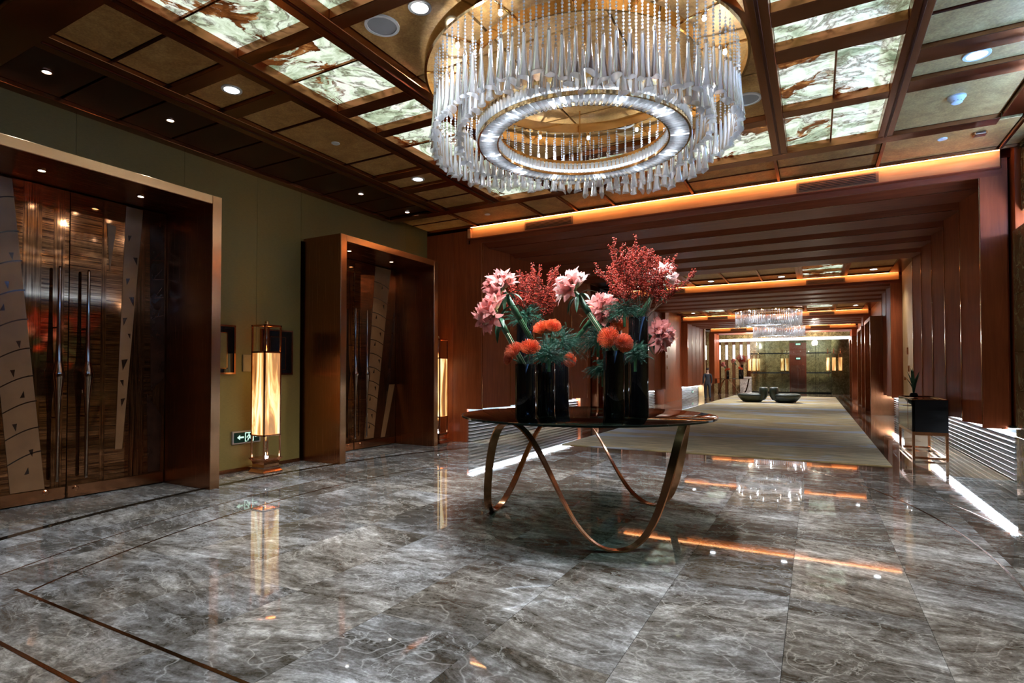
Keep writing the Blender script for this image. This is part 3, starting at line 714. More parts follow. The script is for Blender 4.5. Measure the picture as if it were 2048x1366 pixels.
# ================================================================== WALL PIECES
def picture(label, y0, y1, z0, z1):
    t = thing('framed_picture', label, 'picture', (-6.15, (y0+y1)/2, z0), 0, 'dark framed pictures on the olive wall')
    w2 = (y1-y0)/2; h = z1-z0
    MB().box(.002, -w2+.015, .015, .02, w2-.015, h-.015).build('glass', 'picture', t)
    f = MB(); f.box(0, -w2, 0, .035, -w2+.02, h); f.box(0, w2-.02, 0, .035, w2, h); f.box(0, -w2+.02, 0, .035, w2-.02, .02); f.box(0, -w2+.02, h-.02, .035, w2-.02, h)
    f.build('frame', 'copper', t)
    MB().box(.02, -w2*.45, h*.12, .0215, w2*.55, h*.84).build('print', 'picture2' if y0 < 4.3 else 'picture', t)
    g = MB(); a, b, c, d_ = -w2*.47, w2*.57, h*.11, h*.85
    for p in ((a, c, a+.012, d_), (b-.012, c, b, d_), (a, c, b, c+.012), (a, d_-.012, b, d_)): g.box(.0205, p[0], p[1], .024, p[2], p[3])
    g.build('inner_frame', 'brass_in', t)
picture('dark framed picture partly hidden by the jamb of the nearer door', 3.84, 4.30, 1.18, 1.765)
picture('dark framed picture behind the floor lamp with a copper frame', 4.655, 5.135, 1.17, 1.755)
wp = MB().box(0, -.055, 0, .02, .055, .21).build('wall_plate', m_var('tan_plate', (.26, .17, .08), (.33, .22, .11), 6, .4), None, bevel=.004, loc=(-6.15, 4.465, 1.21)); tag(wp, 'small tan wall plate between the two dark pictures', 'wall plate')
# exit sign: frame, dark face, arrow, door pictogram
ex = thing('exit_sign', 'low green exit sign with a left arrow and running figure on the olive wall', 'sign', (-6.15, 4.27, .335))
MB().box(0, 0, 0, .03, .385, .155).build('housing', 'signgrey', ex, bevel=.004)
MB().box(.03, .018, .016, .032, .367, .139).build('face', 'signgreen', ex)
g = MB()
def sg(pts): g.prism(pts, 'x', .032, .0335)
sg([(.060, .078), (.098, .108), (.098, .088), (.150, .088), (.150, .068), (.098, .068), (.098, .048)])
sg([(.165, .022), (.175, .022), (.175, .133), (.165, .133)]); sg([(.275, .022), (.285, .022), (.285, .133), (.275, .133)]); sg([(.175, .123), (.275, .123), (.275, .133), (.175, .133)])
sg([(.175, .022), (.196, .022), (.196, .03), (.175, .03)]); sg([(.25, .022), (.275, .022), (.275, .03), (.25, .03)])
def limb(p, q, w=.0065):
    dx, dz = q[0]-p[0], q[1]-p[1]; L = sqrt(dx*dx+dz*dz); nx, nz = -dz/L*w, dx/L*w
    sg([(p[0]+nx, p[1]+nz), (p[0]-nx, p[1]-nz), (q[0]-nx, q[1]-nz), (q[0]+nx, q[1]+nz)])
hd = [(.220+.011*cos(a*pi/4), .108+.011*sin(a*pi/4)) for a in range(8)]; sg(hd)
limb((.226, .095), (.232, .066), .010); limb((.222, .094), (.198, .084)); limb((.198, .084), (.190, .068)); limb((.230, .092), (.250, .078)); limb((.250, .078), (.258, .092))
limb((.230, .068), (.208, .056)); limb((.208, .056), (.206, .034)); limb((.234, .066), (.250, .048)); limb((.250, .048), (.268, .042))
sg([(.30, .085), (.345, .085), (.345, .068), (.30, .068)]); g.build('pictogram', 'signglow', ex)

# ================================================================== CEILING FIXTURES
def spot(name, label, loc, r, energy, group, tilt=0.0, ring='white', cone=95, color=WHITE):
    t = thing(name, label, 'downlight', loc, 0, group)
    MB().ring(r*.74, r, -.006, .004, 32).build('trim_ring', ring, t, smooth=True, auto=30)
    MB().lathe([(.0001, .002), (r*.74, .0), (r*.74, .004), (.0001, .006)], 24).build('lens', 'lens', t)
    l = lamp('SPOT', 'downlight_beam', (0, 0, -.012), energy, color, t, size=r*.6, spot_size=R(cone), spot_blend=.8)
    return t
gS = 'small recessed spots over the left wall'
for (x, y), l in zip(((-5.58, 2.18), (-5.58, 3.19), (-5.55, 5.79), (-5.55, 6.80)), ('nearest small recessed spot in the dark ceiling panels above the left wall', 'second small recessed spot in the dark ceiling panels above the left wall', 'third small recessed spot in the dark ceiling panels above the left wall', 'farthest small recessed spot in the dark ceiling panels above the left wall')):
    spot('recessed_spotlight', l, (x, y, 3.695), .042, 12, gS, ring='copper', cone=70)
gB = 'round downlights in the gold ceiling panels'
spot('ceiling_downlight', 'large round downlight in the gold panel above the first door', (-4.50, 3.10, 3.695), .085, 90, gB)
spot('ceiling_downlight', 'large round downlight in the gold panel above the second door', (-4.48, 5.70, 3.695), .085, 90, gB)
spot('ceiling_downlight', 'large round downlight in the bluish panel at the upper right', (1.14, 5.55, 3.695), .090, 60, gB)
spot('ceiling_downlight', 'round downlight beside the speaker grille left of the big chandelier', (-2.37, 3.03, 3.715), .080, 90, gB)
gD = 'tiny soffit spots inside the bronze door portals'
for y, l in ((2.25, 'left tiny soffit spot under the nearer door head'), (3.05, 'right tiny soffit spot under the nearer door head')): spot('soffit_spotlight', l, (-5.82, y, 2.936), .035, 9, gD, ring='brass', cone=80)
for y, l in ((5.85, 'left tiny soffit spot under the farther door head'), (6.75, 'right tiny soffit spot under the farther door head')): spot('soffit_spotlight', l, (-5.82, y, 2.936), .035, 9, gD, ring='brass', cone=80)
gC = 'downlights in the corridor ceiling bays'
for x, y, l in ((-4.46, 15.97, 'corridor downlight above the green ferns in the first bay'), (-2.49, 16.03, 'corridor downlight right of the red berry spray in the first bay'), (-.75, 16.15, 'corridor downlight left of the onyx pane in the first bay'), (1.27, 16.04, 'corridor downlight nearest the tan wall in the first bay'),
                (-4.5, 24.3, 'corridor downlight at the left of the second bay'), (1.35, 24.3, 'corridor downlight at the right of the second bay')):
    spot('corridor_downlight', l, (x, y, 3.705), .10, 90, gC, cone=110)
def speaker(label, loc, r=.125):
    t = thing('ceiling_speaker', label, 'speaker', loc, 0, 'round speaker grilles in the gold ceiling')
    MB().ring(r*.84, r, -.010, .002, 40).build('rim', 'white', t, smooth=True, auto=30); MB().lathe([(.0001, -.006), (r*.84, -.004), (r*.84, .002), (.0001, .002)], 32).build('grille', 'grille', t)
speaker('round grey ceiling speaker left of the big chandelier', (-2.735, 3.06, 3.717)); speaker('round ceiling speaker half hidden behind the right side of the big chandelier', (-.53, 5.50, 3.717))
speaker('round ceiling speaker above the middle of the big chandelier', (-1.68, 5.45, 3.717), .11)
sd = thing('smoke_detector', 'white smoke detector on the bluish ceiling panel at the right', 'smoke detector', (1.15, 6.32, 3.70))
MB().lathe([(.070, 0), (.070, -.014), (.062, -.022), (.044, -.05), (.042, -.058), (.030, -.066), (.0001, -.066)], 28).build('body', 'white', sd, smooth=True, auto=40)
for k in range(10): MB().box(-.005, -.0455, -.050, .005, -.0405, -.040).build('slot', 'black', sd, rot=(0, 0, k*pi/5))
for x, y, l in ((1.22, 7.40, 'flat white disc sensor near the smoke detector'), (-4.57, 4.38, 'flat white disc sensor in the gold panel between the two left downlights'), (-4.53, 7.52, 'flat white disc sensor in the ceiling strip above the portal corner')):
    tag(MB().lathe([(.045, 0), (.045, -.006), (.040, -.009), (.0001, -.009)], 24).build('disc_sensor', 'white', None, loc=(x, y, 3.70), smooth=True, auto=30), l, 'sensor', 'disc sensors on the ceiling')
ws = thing('wall_sounder', 'small red-brown box sensor on the ceiling strip at the right', 'sensor', (1.53, 7.385, 3.70))
MB().box(-.055, -.04, -.035, .055, .04, 0).build('body', 'copper', ws, bevel=.006); MB().box(-.04, -.045, -.026, .04, -.039, -.008).build('window', 'brown_in', ws)

# ================================================================== CHANDELIERS
def bell_mesh(i):
    r = random.Random(40+i); L = .285+.03*r.random(); seg = 14; n = 9; m = MB(); ph = r.random()*6.28; tip = .02+.028*r.random(); ov = .75+.2*r.random()
    for k in range(n+1):
        t = k/n; rad = .0125+.0255*t**2.0
        for q in range(seg):
            a = 2*pi*q/seg; dz = tip*max(0, cos(a-ph))**6*max(0, t-.7)/.3; fl = 1+.18*max(0, (t-.7)/.3)*cos(2*(a-ph))
            rr = rad*fl
            m.v.append((rr*cos(a), rr*ov*sin(a), -L*t-dz))
    for k in range(n):
        for q in range(seg): q2 = (q+1) % seg; m.f.append((k*seg+q, k*seg+q2, (k+1)*seg+q2, (k+1)*seg+q))
    m.f.append(tuple(range(seg)))
    lip = [m.v[n*seg+q] for q in range(seg)]; m.tube(lip, .0016, 4, closed=True)
    return m.data('glass_bell', 'frost', True), L
BELLS = [bell_mesh(i) for i in range(5)]
def bead_mesh(n):
    m = MB(); r = random.Random(n)
    for k in range(n): m.ball((0, 0, .011+k*.0235), .0068+.003*r.random(), 8, 5)
    m.tube([(0, 0, 0), (0, 0, n*.0235+.03)], .0012, 4); return m.data('bead_string', 'bead', True)
BEADS = {n: bead_mesh(n) for n in range(5, 13)}
def chandelier(label, loc, nout=92, ninn=72, lights=True):
    t = thing('chandelier', label, 'chandelier', loc, 0, 'round crystal chandeliers')          # origin at the ceiling
    zt = -.09
    MB().ring(1.265, 1.285, zt-.03, zt+.06, 96).build('frame_ring', 'brass', t, smooth=True, auto=30)
    MB().ring(.935, .95, zt-.03, zt+.06, 96).build('frame_ring', 'brass', t, smooth=True, auto=30)
    for k in range(14):
        a = 2*pi*(k+.2)/14; MB().tube([(.94*cos(a), .94*sin(a), zt+.04), (1.27*cos(a), 1.27*sin(a), zt+.04)], .010, 6).build('spoke', 'brass', t, smooth=True)
    for rr, n, ph in ((1.205, nout, 0), (1.005, ninn, .03)):
        for k in range(n):
            a = 2*pi*k/n+ph; me, L = BELLS[(k*7+n) % 5]
            zb = -.655+.045*sin(3*a+1)+.03*rnd.uniform(-1, 1)+(.02 if n == ninn else 0)
            top = zb+L; x, y = rr*cos(a), rr*sin(a)
            b = inst('glass_bell', me, t, (x, y, top), (0, 0, rnd.uniform(0, 6.28)))
            nb = max(5, min(12, int((zt+.03-top)/.0235)))
            inst('bead_string', BEADS[nb], b, (0, 0, 0))
    # lit drum
    zd = -.63
    for r0, r1, z0, z1 in ((.845, .860, 0, .028), (.845, .860, .105, .135), (.688, .700, 0, .022), (.688, .700, .105, .135)):
        MB().ring(r0, r1, zd+z0, zd+z1, 96).build('drum_band', 'brass', t, smooth=True, auto=30)
    for r0, n in ((.850, 132), (.696, 108)):
        m = MB()
        for k in range(n):
            a = 2*pi*k/n; m.tube([(r0*cos(a), r0*sin(a), zd+.026), (r0*cos(a), r0*sin(a), zd+.108)], .0175, 6)
        o = m.build('crystal_rods', 'crystal', t, smooth=True); o['kind'] = 'stuff'
    m = MB()
    for k in range(120):
        a = 2*pi*k/120+rnd.uniform(-.008, .008); zz = zd+rnd.uniform(.004, .010)
        m.tube([(.702*cos(a), .702*sin(a), zz), (.842*cos(a), .842*sin(a), zz)], [.0165, .0195], 6)
    o = m.build('radial_crystal_rods', 'crystal', t, smooth=True); o['kind'] = 'stuff'
    MB().ring(.705, .84, zd+.05, zd+.058, 96).build('diffuser', 'ringglow', t)
    MB().ring(.69, .858, zd+.125, zd+.132, 96).build('drum_lid', 'brass', t)
    for k in range(4):
        a = k*pi/2+.4; MB().tube([(.775*cos(a), .775*sin(a), zd+.13), (.775*cos(a), .775*sin(a), .05)], .008, 8).build('hanger_rod', 'brass', t, smooth=True)
    for k in range(12):
        a = 2*pi*(k+.37)/12; x, y = .772*cos(a), .772*sin(a)
        MB().ball((x, y, zd+.035), .020, 10, 6).build('bulb', 'bulb', t, smooth=True)
    for k in range(14):
        a = 2*pi*(k+.2)/14; x, y = 1.105*cos(a), 1.105*sin(a)
        MB().ball((x, y, zt-.02), .015, 10, 6).build('bulb', 'bulb', t, smooth=True)
        MB().lathe([(.020, zt-.005), (.020, zt+.036)], 12, (x, y, 0)).build('bulb_socket', 'brass', t)
    if lights:
        for k in range(6):
            a = 2*pi*(k+.2)/6; lamp('POINT', 'chandelier_glow', (1.105*cos(a), 1.105*sin(a), zt-.20), 6, WHITE, t, size=.03)
        for k in range(6):
            a = 2*pi*(k+.6)/6; lamp('SPOT', 'chandelier_glow', (.77*cos(a), .77*sin(a), zd-.012), 110, WHITE, t, size=.05, spot_size=R(138), spot_blend=.6)
    return t
ch = chandelier('large round glass bell chandelier with a lit crystal ring, above the flower table', (-1.67, 4.28, 3.70))
ch2 = copy_tree(ch); ch2.location = (-1.62, 24.3, 3.72); ch2['label'] = 'nearer of the two far chandeliers down the corridor'
ch3 = copy_tree(ch); ch3.location = (-1.62, 31.6, 3.72); ch3['label'] = 'farthest chandelier, just above the dark sofas'

# ================================================================== FLOWER TABLE
TX, TY, TZ = -1.65, 4.31, .846
tb = thing('round_table', 'round smoked-glass table on a looping copper ribbon base in the lobby centre', 'table', (TX, TY, 0))
MB().lathe([(1.0, TZ), (1.01, TZ+.004), (1.01, TZ+.012), (1.0, TZ+.016)], 128).build('glass_top', 'tabletop', tb, smooth=True, auto=30)
MB().ring(1.008, 1.016, TZ+.001, TZ+.015, 128).build('glass_edge', plain('dark_glass_edge', (.01, .02, .018), .1), tb, smooth=True, auto=30)
n = 192; m = MB()
for k in range(n):
    a = 2*pi*k/n; ph = 3*(a-R(66)); s3 = -cos(ph); s3 = s3*(1.18-.18*s3*s3)
    rr = .80+.02*cos(ph); zz = .006+(TZ-.018)*(.5+.5*max(-1, min(1, s3)))
    da = .01; t_ = Vector((-sin(a)*rr, cos(a)*rr, 3*sin(ph)*.5*(TZ-.018))).normalized()
    rad = Vector((cos(a), sin(a), 0)); nn = t_.cross(rad).normalized(); c = rad*rr+Vector((0, 0, zz))
    for u, v_ in ((-.031, -.006), (.031, -.006), (.031, .006), (-.031, .006)): m.v.append(tuple(c+rad*u+nn*v_))
for k in range(n):
    j = (k+1) % n
    for q in range(4): m.f.append((k*4+q, j*4+q, j*4+(q+1) % 4, k*4+(q+1) % 4))
zmin = min(v[2] for v in m.v); m.v = [(x, y, z-zmin) for x, y, z in m.v]
m.build('ribbon_base', 'copper', tb, smooth=True, auto=40, loc=(0, 0, 0))
MB().ring(.80, .812, TZ-.014, TZ-.002, 96).build('support_ring', 'copper', tb, smooth=True, auto=30, loc=(0, 0, 0))
VT = TZ+.016
def vase(label, x, y, h, r=.0775):
    t = thing('vase', label, 'vase', (x, y, VT), 0, 'black glazed cylinder vases')
    MB().lathe([(r*.97, 0), (r, .004), (r, h-.003), (r*.985, h), (r*.93, h), (r*.92, h-.004), (r*.92, .02), (.0001, .02)], 40).build('cylinder', 'blackglass', t, smooth=True, auto=40)
    MB().lathe([(r*.915, h-.05), (.0001, h-.05)], 32, caps=False).build('dark_filling', 'black', t)
    return t
VS = [vase('short black cylinder vase at the front left of the table', -1.909, 3.724, 0.402), vase('short black cylinder vase second from the left, behind the front one', -1.924, 4.109, 0.417),
      vase('black cylinder vase at the back of the left group', -2.055, 4.714, 0.490), vase('tall slim black cylinder vase holding the left red berries', -2.336, 4.547, 0.787),
      vase('medium black cylinder vase at the front of the right group', -1.288, 3.922, 0.495), vase('black cylinder vase mostly hidden between the two right vases', -1.481, 4.746, 0.490),
      vase('tallest black cylinder vase holding the right red berries', -1.231, 4.370, 0.777)]

# ------------------------------------------------------------------ flowers
def bloom_mesh(i, mat, opn):
    r = random.Random(90+i); m = MB(); L = .125
    for k in range(6):
        a0 = k*pi/3+r.uniform(-.12, .12); inner = k % 2; wd = (.029 if inner else .022)*(1+r.uniform(-.1, .1)); n = 8; o_ = opn*(1+r.uniform(-.2, .2)); rows = []
        for q in range(n+1):
            t = q/n; rr = .006+.020*t+o_*.085*t**2.4; z = L*(t*.96-.30*o_*max(0, t-.55)**1.5*2.2)
            wq = wd*sin(pi*min(1, .10+.86*t))**.8*(1.0 if q < n else .08); dv = .006*sin(pi*t)
            ca, sa = cos(a0), sin(a0)
            rows.append([(ca*(rr-dv)-sa*u*wq, sa*(rr-dv)+ca*u*wq, z) if u == 0 else (ca*rr-sa*u*wq, sa*rr+ca*u*wq, z+.003*sin(5*t+k)) for u in (-1, 0, 1)])
        b = len(m.v)
        for row in rows: m.v += row
        for q in range(n):
            for u in (0, 1): m.f.append((b+q*3+u, b+q*3+u+1, b+(q+1)*3+u+1, b+(q+1)*3+u))
    m.tube([(0, 0, -.03), (0, 0, .01)], [.004, .008], 6)
    return m.data('bloom', mat, True, norm=False)
BLOOM = [bloom_mesh(0, 'petal', 1.0), bloom_mesh(1, 'petal', .7), bloom_mesh(2, 'petal', .45), bloom_mesh(3, 'petalw', .9), bloom_mesh(4, 'petalw', .35)]
BUD = MB().lathe([(.003, -.02), (.009, .0), (.014, .03), (.015, .055), (.010, .085), (.0001, .10)], 10).data('bud', 'bud', True)
STAM = MB(); 
for k in range(6):
    a = k*pi/3+.4; STAM.tube([(0, 0, .02), (.012*cos(a), .012*sin(a), .09)], .0012, 4); STAM.ball((.012*cos(a), .012*sin(a), .092), .004, 6, 4, (1, 1, 1.6))
STAM = STAM.data('stamens', 'anther', False)
def leaf_mesh():
    m = MB(); n = 8
    for q in range(n+1):
        t = q/n; w_ = .016*sin(pi*min(1, .06+.94*t))**.7*(1 if q < n else .05)
        m.v += [(x*w_, .14*t, .02*sin(pi*t)-.05*t*t+(0 if x else -.004)) for x in (-1, 0, 1)]
    for q in range(n):
        for u in (0, 1): m.f.append((q*3+u, q*3+u+1, (q+1)*3+u+1, (q+1)*3+u))
    return m.data('leaf', 'leaf', True, norm=False)
LEAF = leaf_mesh()
def orient(o, d, spin=0.0):
    o.rotation_mode = 'QUATERNION'
    q = Vector(d).normalized().to_track_quat('Z', 'Y'); o.rotation_quaternion = q @ Euler((0, 0, spin)).to_quaternion()
def bunch(label, head, foot, n=10, white=.15, seed=1, spread=1.15, face=None, name='lily_bunch', ns=8):
    r = random.Random(seed); H_, F_ = Vector(head), Vector(foot); d = (H_-F_).normalized(); t = thing(name, label, 'flowers', tuple(F_), 0, 'lily bunches on the flower table'); h = H_-F_
    ax = Vector(face).normalized() if face else d
    u = ax.orthogonal().normalized(); v = ax.cross(u)
    for k in range(n):
        th = spread*sqrt((k+.4)/n); ph = k*2.39996+seed
        dr = (ax*cos(th)+(u*cos(ph)+v*sin(ph))*sin(th)).normalized()
        wh = r.random() < white
        b = inst('bloom', BLOOM[3] if wh and k % 2 else BLOOM[4] if wh else BLOOM[k % 3], t, tuple(h+dr*.035+Vector((r.uniform(-.012, .012), r.uniform(-.012, .012), r.uniform(-.012, .012)))), scale=(1, 1, 1+r.uniform(-.12, .1)))
        orient(b, dr, r.uniform(0, 6))
        if k % 3 != 1: inst('stamens', STAM, b)
    for k in range(3):
        ph = k*2.1+seed*1.3; dr = (ax*.45+(u*cos(ph)+v*sin(ph))).normalized(); b = inst('bud', BUD, t, tuple(h+dr*.05)); orient(b, dr)
    for k in range(6):
        ph = k*1.05+seed; sd_ = (u*cos(ph)+v*sin(ph)); p = inst('leaf', LEAF, t, tuple(h-d*.05+sd_*.012), scale=(1, 1+.3*r.random(), 1))
        p.rotation_mode = 'QUATERNION'; p.rotation_quaternion = (sd_*.9-d*.25).normalized().to_track_quat('Y', 'Z')
    m = MB(); m2 = MB(); su = d.orthogonal().normalized(); sv = d.cross(su)
    for k in range(ns):
        a = 2*pi*k/ns; off = (su*cos(a)+sv*sin(a))*.016
        (m if k % 2 else m2).tube([tuple(off-d*.06), tuple(h*.5+off), tuple(h-d*.02+off*.8)], .0055, 6)
    m.build('stem_bundle', 'stemgreen', t, smooth=True); m2.build('pale_stems', 'palestem' if seed % 2 else 'stemgreen', t, smooth=True)
    MB().tube([tuple(h*.60), tuple(h*.72), tuple(h*.92)], [.0235, .025, .023], 12).build('stem_wrap', 'leaf', t, smooth=True)
    return t
FL = []
FL.append(bunch('lower left bunch of pink lilies leaning out of the front left vase', (-2.102, 3.619, 1.643), (-1.930, 3.713, 1.273), 15, .12, 3, 1.35, (-.75, -.5, .35)))
FL.append(bunch('upper left bunch of pink lilies on a long slanted stem', (-2.128, 3.776, 1.841), (-1.940, 4.099, 1.294), 14, .05, 4, 1.3, (-.4, -.45, .75)))
FL.append(bunch('pale pink and white lily bunch at the centre on a long slanted stem', (-1.611, 3.963, 1.826), (-1.299, 3.922, 1.367), 11, .6, 5, 1.2, (-.45, -.45, .75)))
FL.append(bunch('pink lily bunch behind the centre, leaning to the right', (-1.564, 4.433, 1.721), (-2.023, 4.693, 1.367), 13, .1, 6, 1.25, (.55, -.65, .3)))
FL.append(bunch('pink lily bunch peeking out right of the tallest vase', (-1.158, 4.610, 1.513), (-1.460, 4.746, 1.367), 13, .1, 7, 1.2, (.85, -.2, .15)))
FL.append(bunch('small white lilies showing behind the right red berries', (-1.106, 4.620, 1.961), (-1.199, 4.381, 1.680), 7, 1.0, 8, 1.5, (.5, -.1, .5)))
def pincushion(label, foot, heads, seed):
    r = random.Random(seed); t = thing('pincushion_flower', label, 'flowers', tuple(foot), 0, 'orange pincushion flowers'); F_ = Vector(foot)
    for hx, hy, hz, rad, dx, dy, dz in heads:
        c = Vector((hx, hy, hz))-F_; d = Vector((dx, dy, dz)).normalized(); m = MB(); u = d.orthogonal().normalized(); v = d.cross(u)
        for k in range(230):
            th = 1.75*sqrt((k+.5)/230); ph = k*2.39996; dr = (d*cos(th)+(u*cos(ph)+v*sin(ph))*sin(th)).normalized(); L = rad*(1+r.uniform(-.1, .1))
            cv = (d*.35*L*(th/1.6)**2); mid = c+dr*L*.6; tip = c+dr*L+cv
            m.tube([tuple(c+dr*L*.15), tuple(mid), tuple(tip)], [.0022, .0022, .0014], 3, cap=False); m.ball(tuple(tip), .0032, 4, 3)
        m.ball(tuple(c), rad*.38, 10, 6)
        m.build('flower_head', 'pin', t, norm=False)
        MB().tube([tuple(c), (c.x*.5, c.y*.5, c.z*.35), (0, 0, -.05)], .005, 6).build('stem', 'stemgreen', t, smooth=True)
    return t
FL.append(pincushion('orange pincushion flowers over the front left vase', (-1.909, 3.724, 1.273), ((-1.956, 3.650, 1.351, .070, -.3, -.6, .7), (-1.851, 3.682, 1.369, .072, .3, -.6, .7), (-2.013, 3.682, 1.304, .05, -.8, -.4, .2)), 1))
FL.append(pincushion('orange pincushion flowers above the second left vase', (-1.924, 4.109, 1.283), ((-1.945, 4.099, 1.544, .072, -.2, -.5, .8), (-1.867, 4.120, 1.560, .066, .4, -.5, .7)), 2))
FL.append(pincushion('orange pincushion flower facing out over the front right vase', (-1.288, 3.922, 1.356), ((-1.299, 3.859, 1.440, .078, -.1, -.9, .35), (-1.215, 3.901, 1.409, .066, .7, -.7, .1)), 3))
FL.append(pincushion('small orange pincushion flower half hidden behind the right ferns', (-1.481, 4.746, 1.346), ((-1.418, 4.433, 1.570, .062, .1, -.7, .7),), 4))
FL.append(pincushion('lone orange pincushion low at the back of the left group', (-2.055, 4.714, 1.346), ((-1.898, 4.527, 1.304, .06, .6, -.5, .1),), 5))
def fern(label, c, R_, seed, nf=46, sq=(1, 1, .8), drop=.25):
    r = random.Random(seed); t = thing('asparagus_fern', label, 'fern', tuple(c), 0, 'dark green ferns on the flower table'); m = MB()
    for k in range(int(nf*2.4)):
        z = r.uniform(-.6, 1); a = r.uniform(0, 2*pi); q = sqrt(1-min(1, z*z)); d = Vector((q*cos(a)*sq[0], q*sin(a)*sq[1], z*sq[2]))
        st = d*R_*r.uniform(.05, .55); d = (d+Vector((r.uniform(-.5, .5), r.uniform(-.5, .5), r.uniform(-.2, .5)))).normalized(); L = R_*r.uniform(.42, .62)
        side = d.cross(Vector((0, 0, 1))); side = side.normalized() if side.length > .05 else Vector((1, 0, 0)); u = d.orthogonal().normalized(); v = d.cross(u)
        for i in range(13):
            tt = i/12; p = st+d*L*tt+Vector((0, 0, -drop*1.2*L*tt*tt))+side*L*.12*sin(3*tt+k)
            tg = (d+Vector((0, 0, -2.4*drop*tt))).normalized()
            for j in range(8):
                a2 = r.uniform(0, 6.28); nd = ((u*cos(a2)+v*sin(a2))*.75+tg*.8).normalized()
                ln = .024*(1-.5*tt)*r.uniform(.7, 1.25); w_ = nd.cross(tg).normalized()*.0011
                b = len(m.v); m.v += [tuple(p-w_), tuple(p+w_), tuple(p+nd*ln)]; m.f.append((b, b+1, b+2))
    o = m.build('fronds', 'fern', t, norm=False); o['kind'] = 'stuff'
    MB().tube([(0, 0, -.13), (0, 0, 0)], .012, 8).build('stem', 'stemgreen', t)
    return t
FL.append(fern('dark green fern at the mouth of the left tall vase', (-2.284, 4.464, 1.701), .20, 11, sq=(1.2, 1, .8)))
FL.append(fern('dark green fern spilling over the front left vases', (-1.836, 3.984, 1.336), .19, 12, 52, (1.1, 1, .8)))
FL.append(fern('dark green fern clump behind the left orange flowers', (-1.857, 4.276, 1.440), .235, 13, 56, (1.2, 1, .85)))
FL.append(fern('dark green fern left of the front right vase', (-1.491, 4.151, 1.450), .215, 14, 54, (1, 1, .95), .4))
FL.append(fern('dark green fern at the mouth of the tallest vase', (-1.335, 4.339, 1.695), .195, 15, 54, (1.2, 1, .75), .4))
FL.append(fern('dark green fern drooping low beside the front right vase', (-1.429, 4.089, 1.221), .15, 16, 40, (1, 1, .7), .45))
FL.append(fern('dark green fern between the front right and tallest vases', (-1.179, 4.099, 1.336), .13, 17, 36, (1, 1, .9), .2))
def berries(label, foot, top, seed, wd, nb=17):
    r = random.Random(seed); F_ = Vector(foot); ax = Vector(top)-F_; Lm = ax.length; t = thing('berry_spray', label, 'berry branches', foot, 0, 'red berry sprays'); tw = MB(); be = MB(); u = Vector((.879, .477, 0)); v = ax.cross(u).normalized()
    def bead(p):
        be.ball(tuple(p), r.uniform(.0048, .0066), 6, 4)
    def run(p0, d, L, dens, rad):
        pts = [p0]; p = p0.copy(); dd = d.copy(); nst = max(4, int(L/.022))
        for i in range(nst):
            dd = (dd+Vector((r.uniform(-.16, .16), r.uniform(-.16, .16), r.uniform(-.06, .14)))).normalized(); p = p+dd*(L/nst); pts.append(p.copy())
            if i/nst > dens:
                for _ in range(5): bead(p+Vector((r.uniform(-1, 1), r.uniform(-1, 1), r.uniform(-1, 1)))*.015)
        tw.tube([tuple(q) for q in pts], [rad*(1-.7*i/len(pts)) for i in range(len(pts))], 5); return pts, dd
    for k in range(nb):
        s = (k+.5)/nb*2-1; e = r.uniform(-1, 1)*.35; L = Lm*(1.0-.34*abs(s)**1.5)*r.uniform(.78, 1.0)
        d = (ax.normalized()+u*s*wd+v*e).normalized(); pts, dd = run(Vector((r.uniform(-.02, .02), r.uniform(-.02, .02), -.08)), d, L+.08, .42, .004)
        for j in range(9):
            i0 = int(len(pts)*r.uniform(.35, .85)); sd_ = (dd+u*r.uniform(-1, 1)*.9+v*r.uniform(-.6, .6)).normalized(); run(pts[i0].copy(), sd_, Lm*r.uniform(.08, .20), .15, .002)
    tw.build('twigs', 'twig', t, smooth=True, norm=False); o = be.build('berries', 'berry', t, smooth=True, norm=False); o['kind'] = 'stuff'
    return t
FL.append(berries('spray of red berry branches rising from the left tall vase', (-2.295, 4.516, 1.648), (-2.107, 4.589, 2.243), 21, .95))
FL.append(berries('tallest spray of red berry branches above the right vase', (-1.231, 4.381, 1.648), (-1.116, 4.516, 2.347), 22, 1.05, 20))

# a second, similar flower table far away in the end hall
FAR = Vector((-4.05, 33.9, 0)); src = Vector((TX, TY, 0))
def far_copy(o, label, grp=None):
    c = copy_tree(o); off = o.location-src; c.location = FAR+Vector((off.x, off.y, off.z)); c['label'] = label
    return c
for o, l in ((tb, 'far round table with copper ribbon base in the end hall'), (VS[0], 'far short black vase on the end hall table'), (VS[4], 'far medium black vase on the end hall table'), (VS[6], 'far tall black vase on the end hall table'),
             (FL[0], 'far pink lily bunch on the end hall table'), (FL[2], 'far pale lily bunch on the end hall table'), (FL[6], 'far orange pincushions on the end hall table'), (FL[8], 'far orange pincushion beside the far tall vase'), (FL[-1], 'far red berry spray on the end hall table')):
    far_copy(o, l)

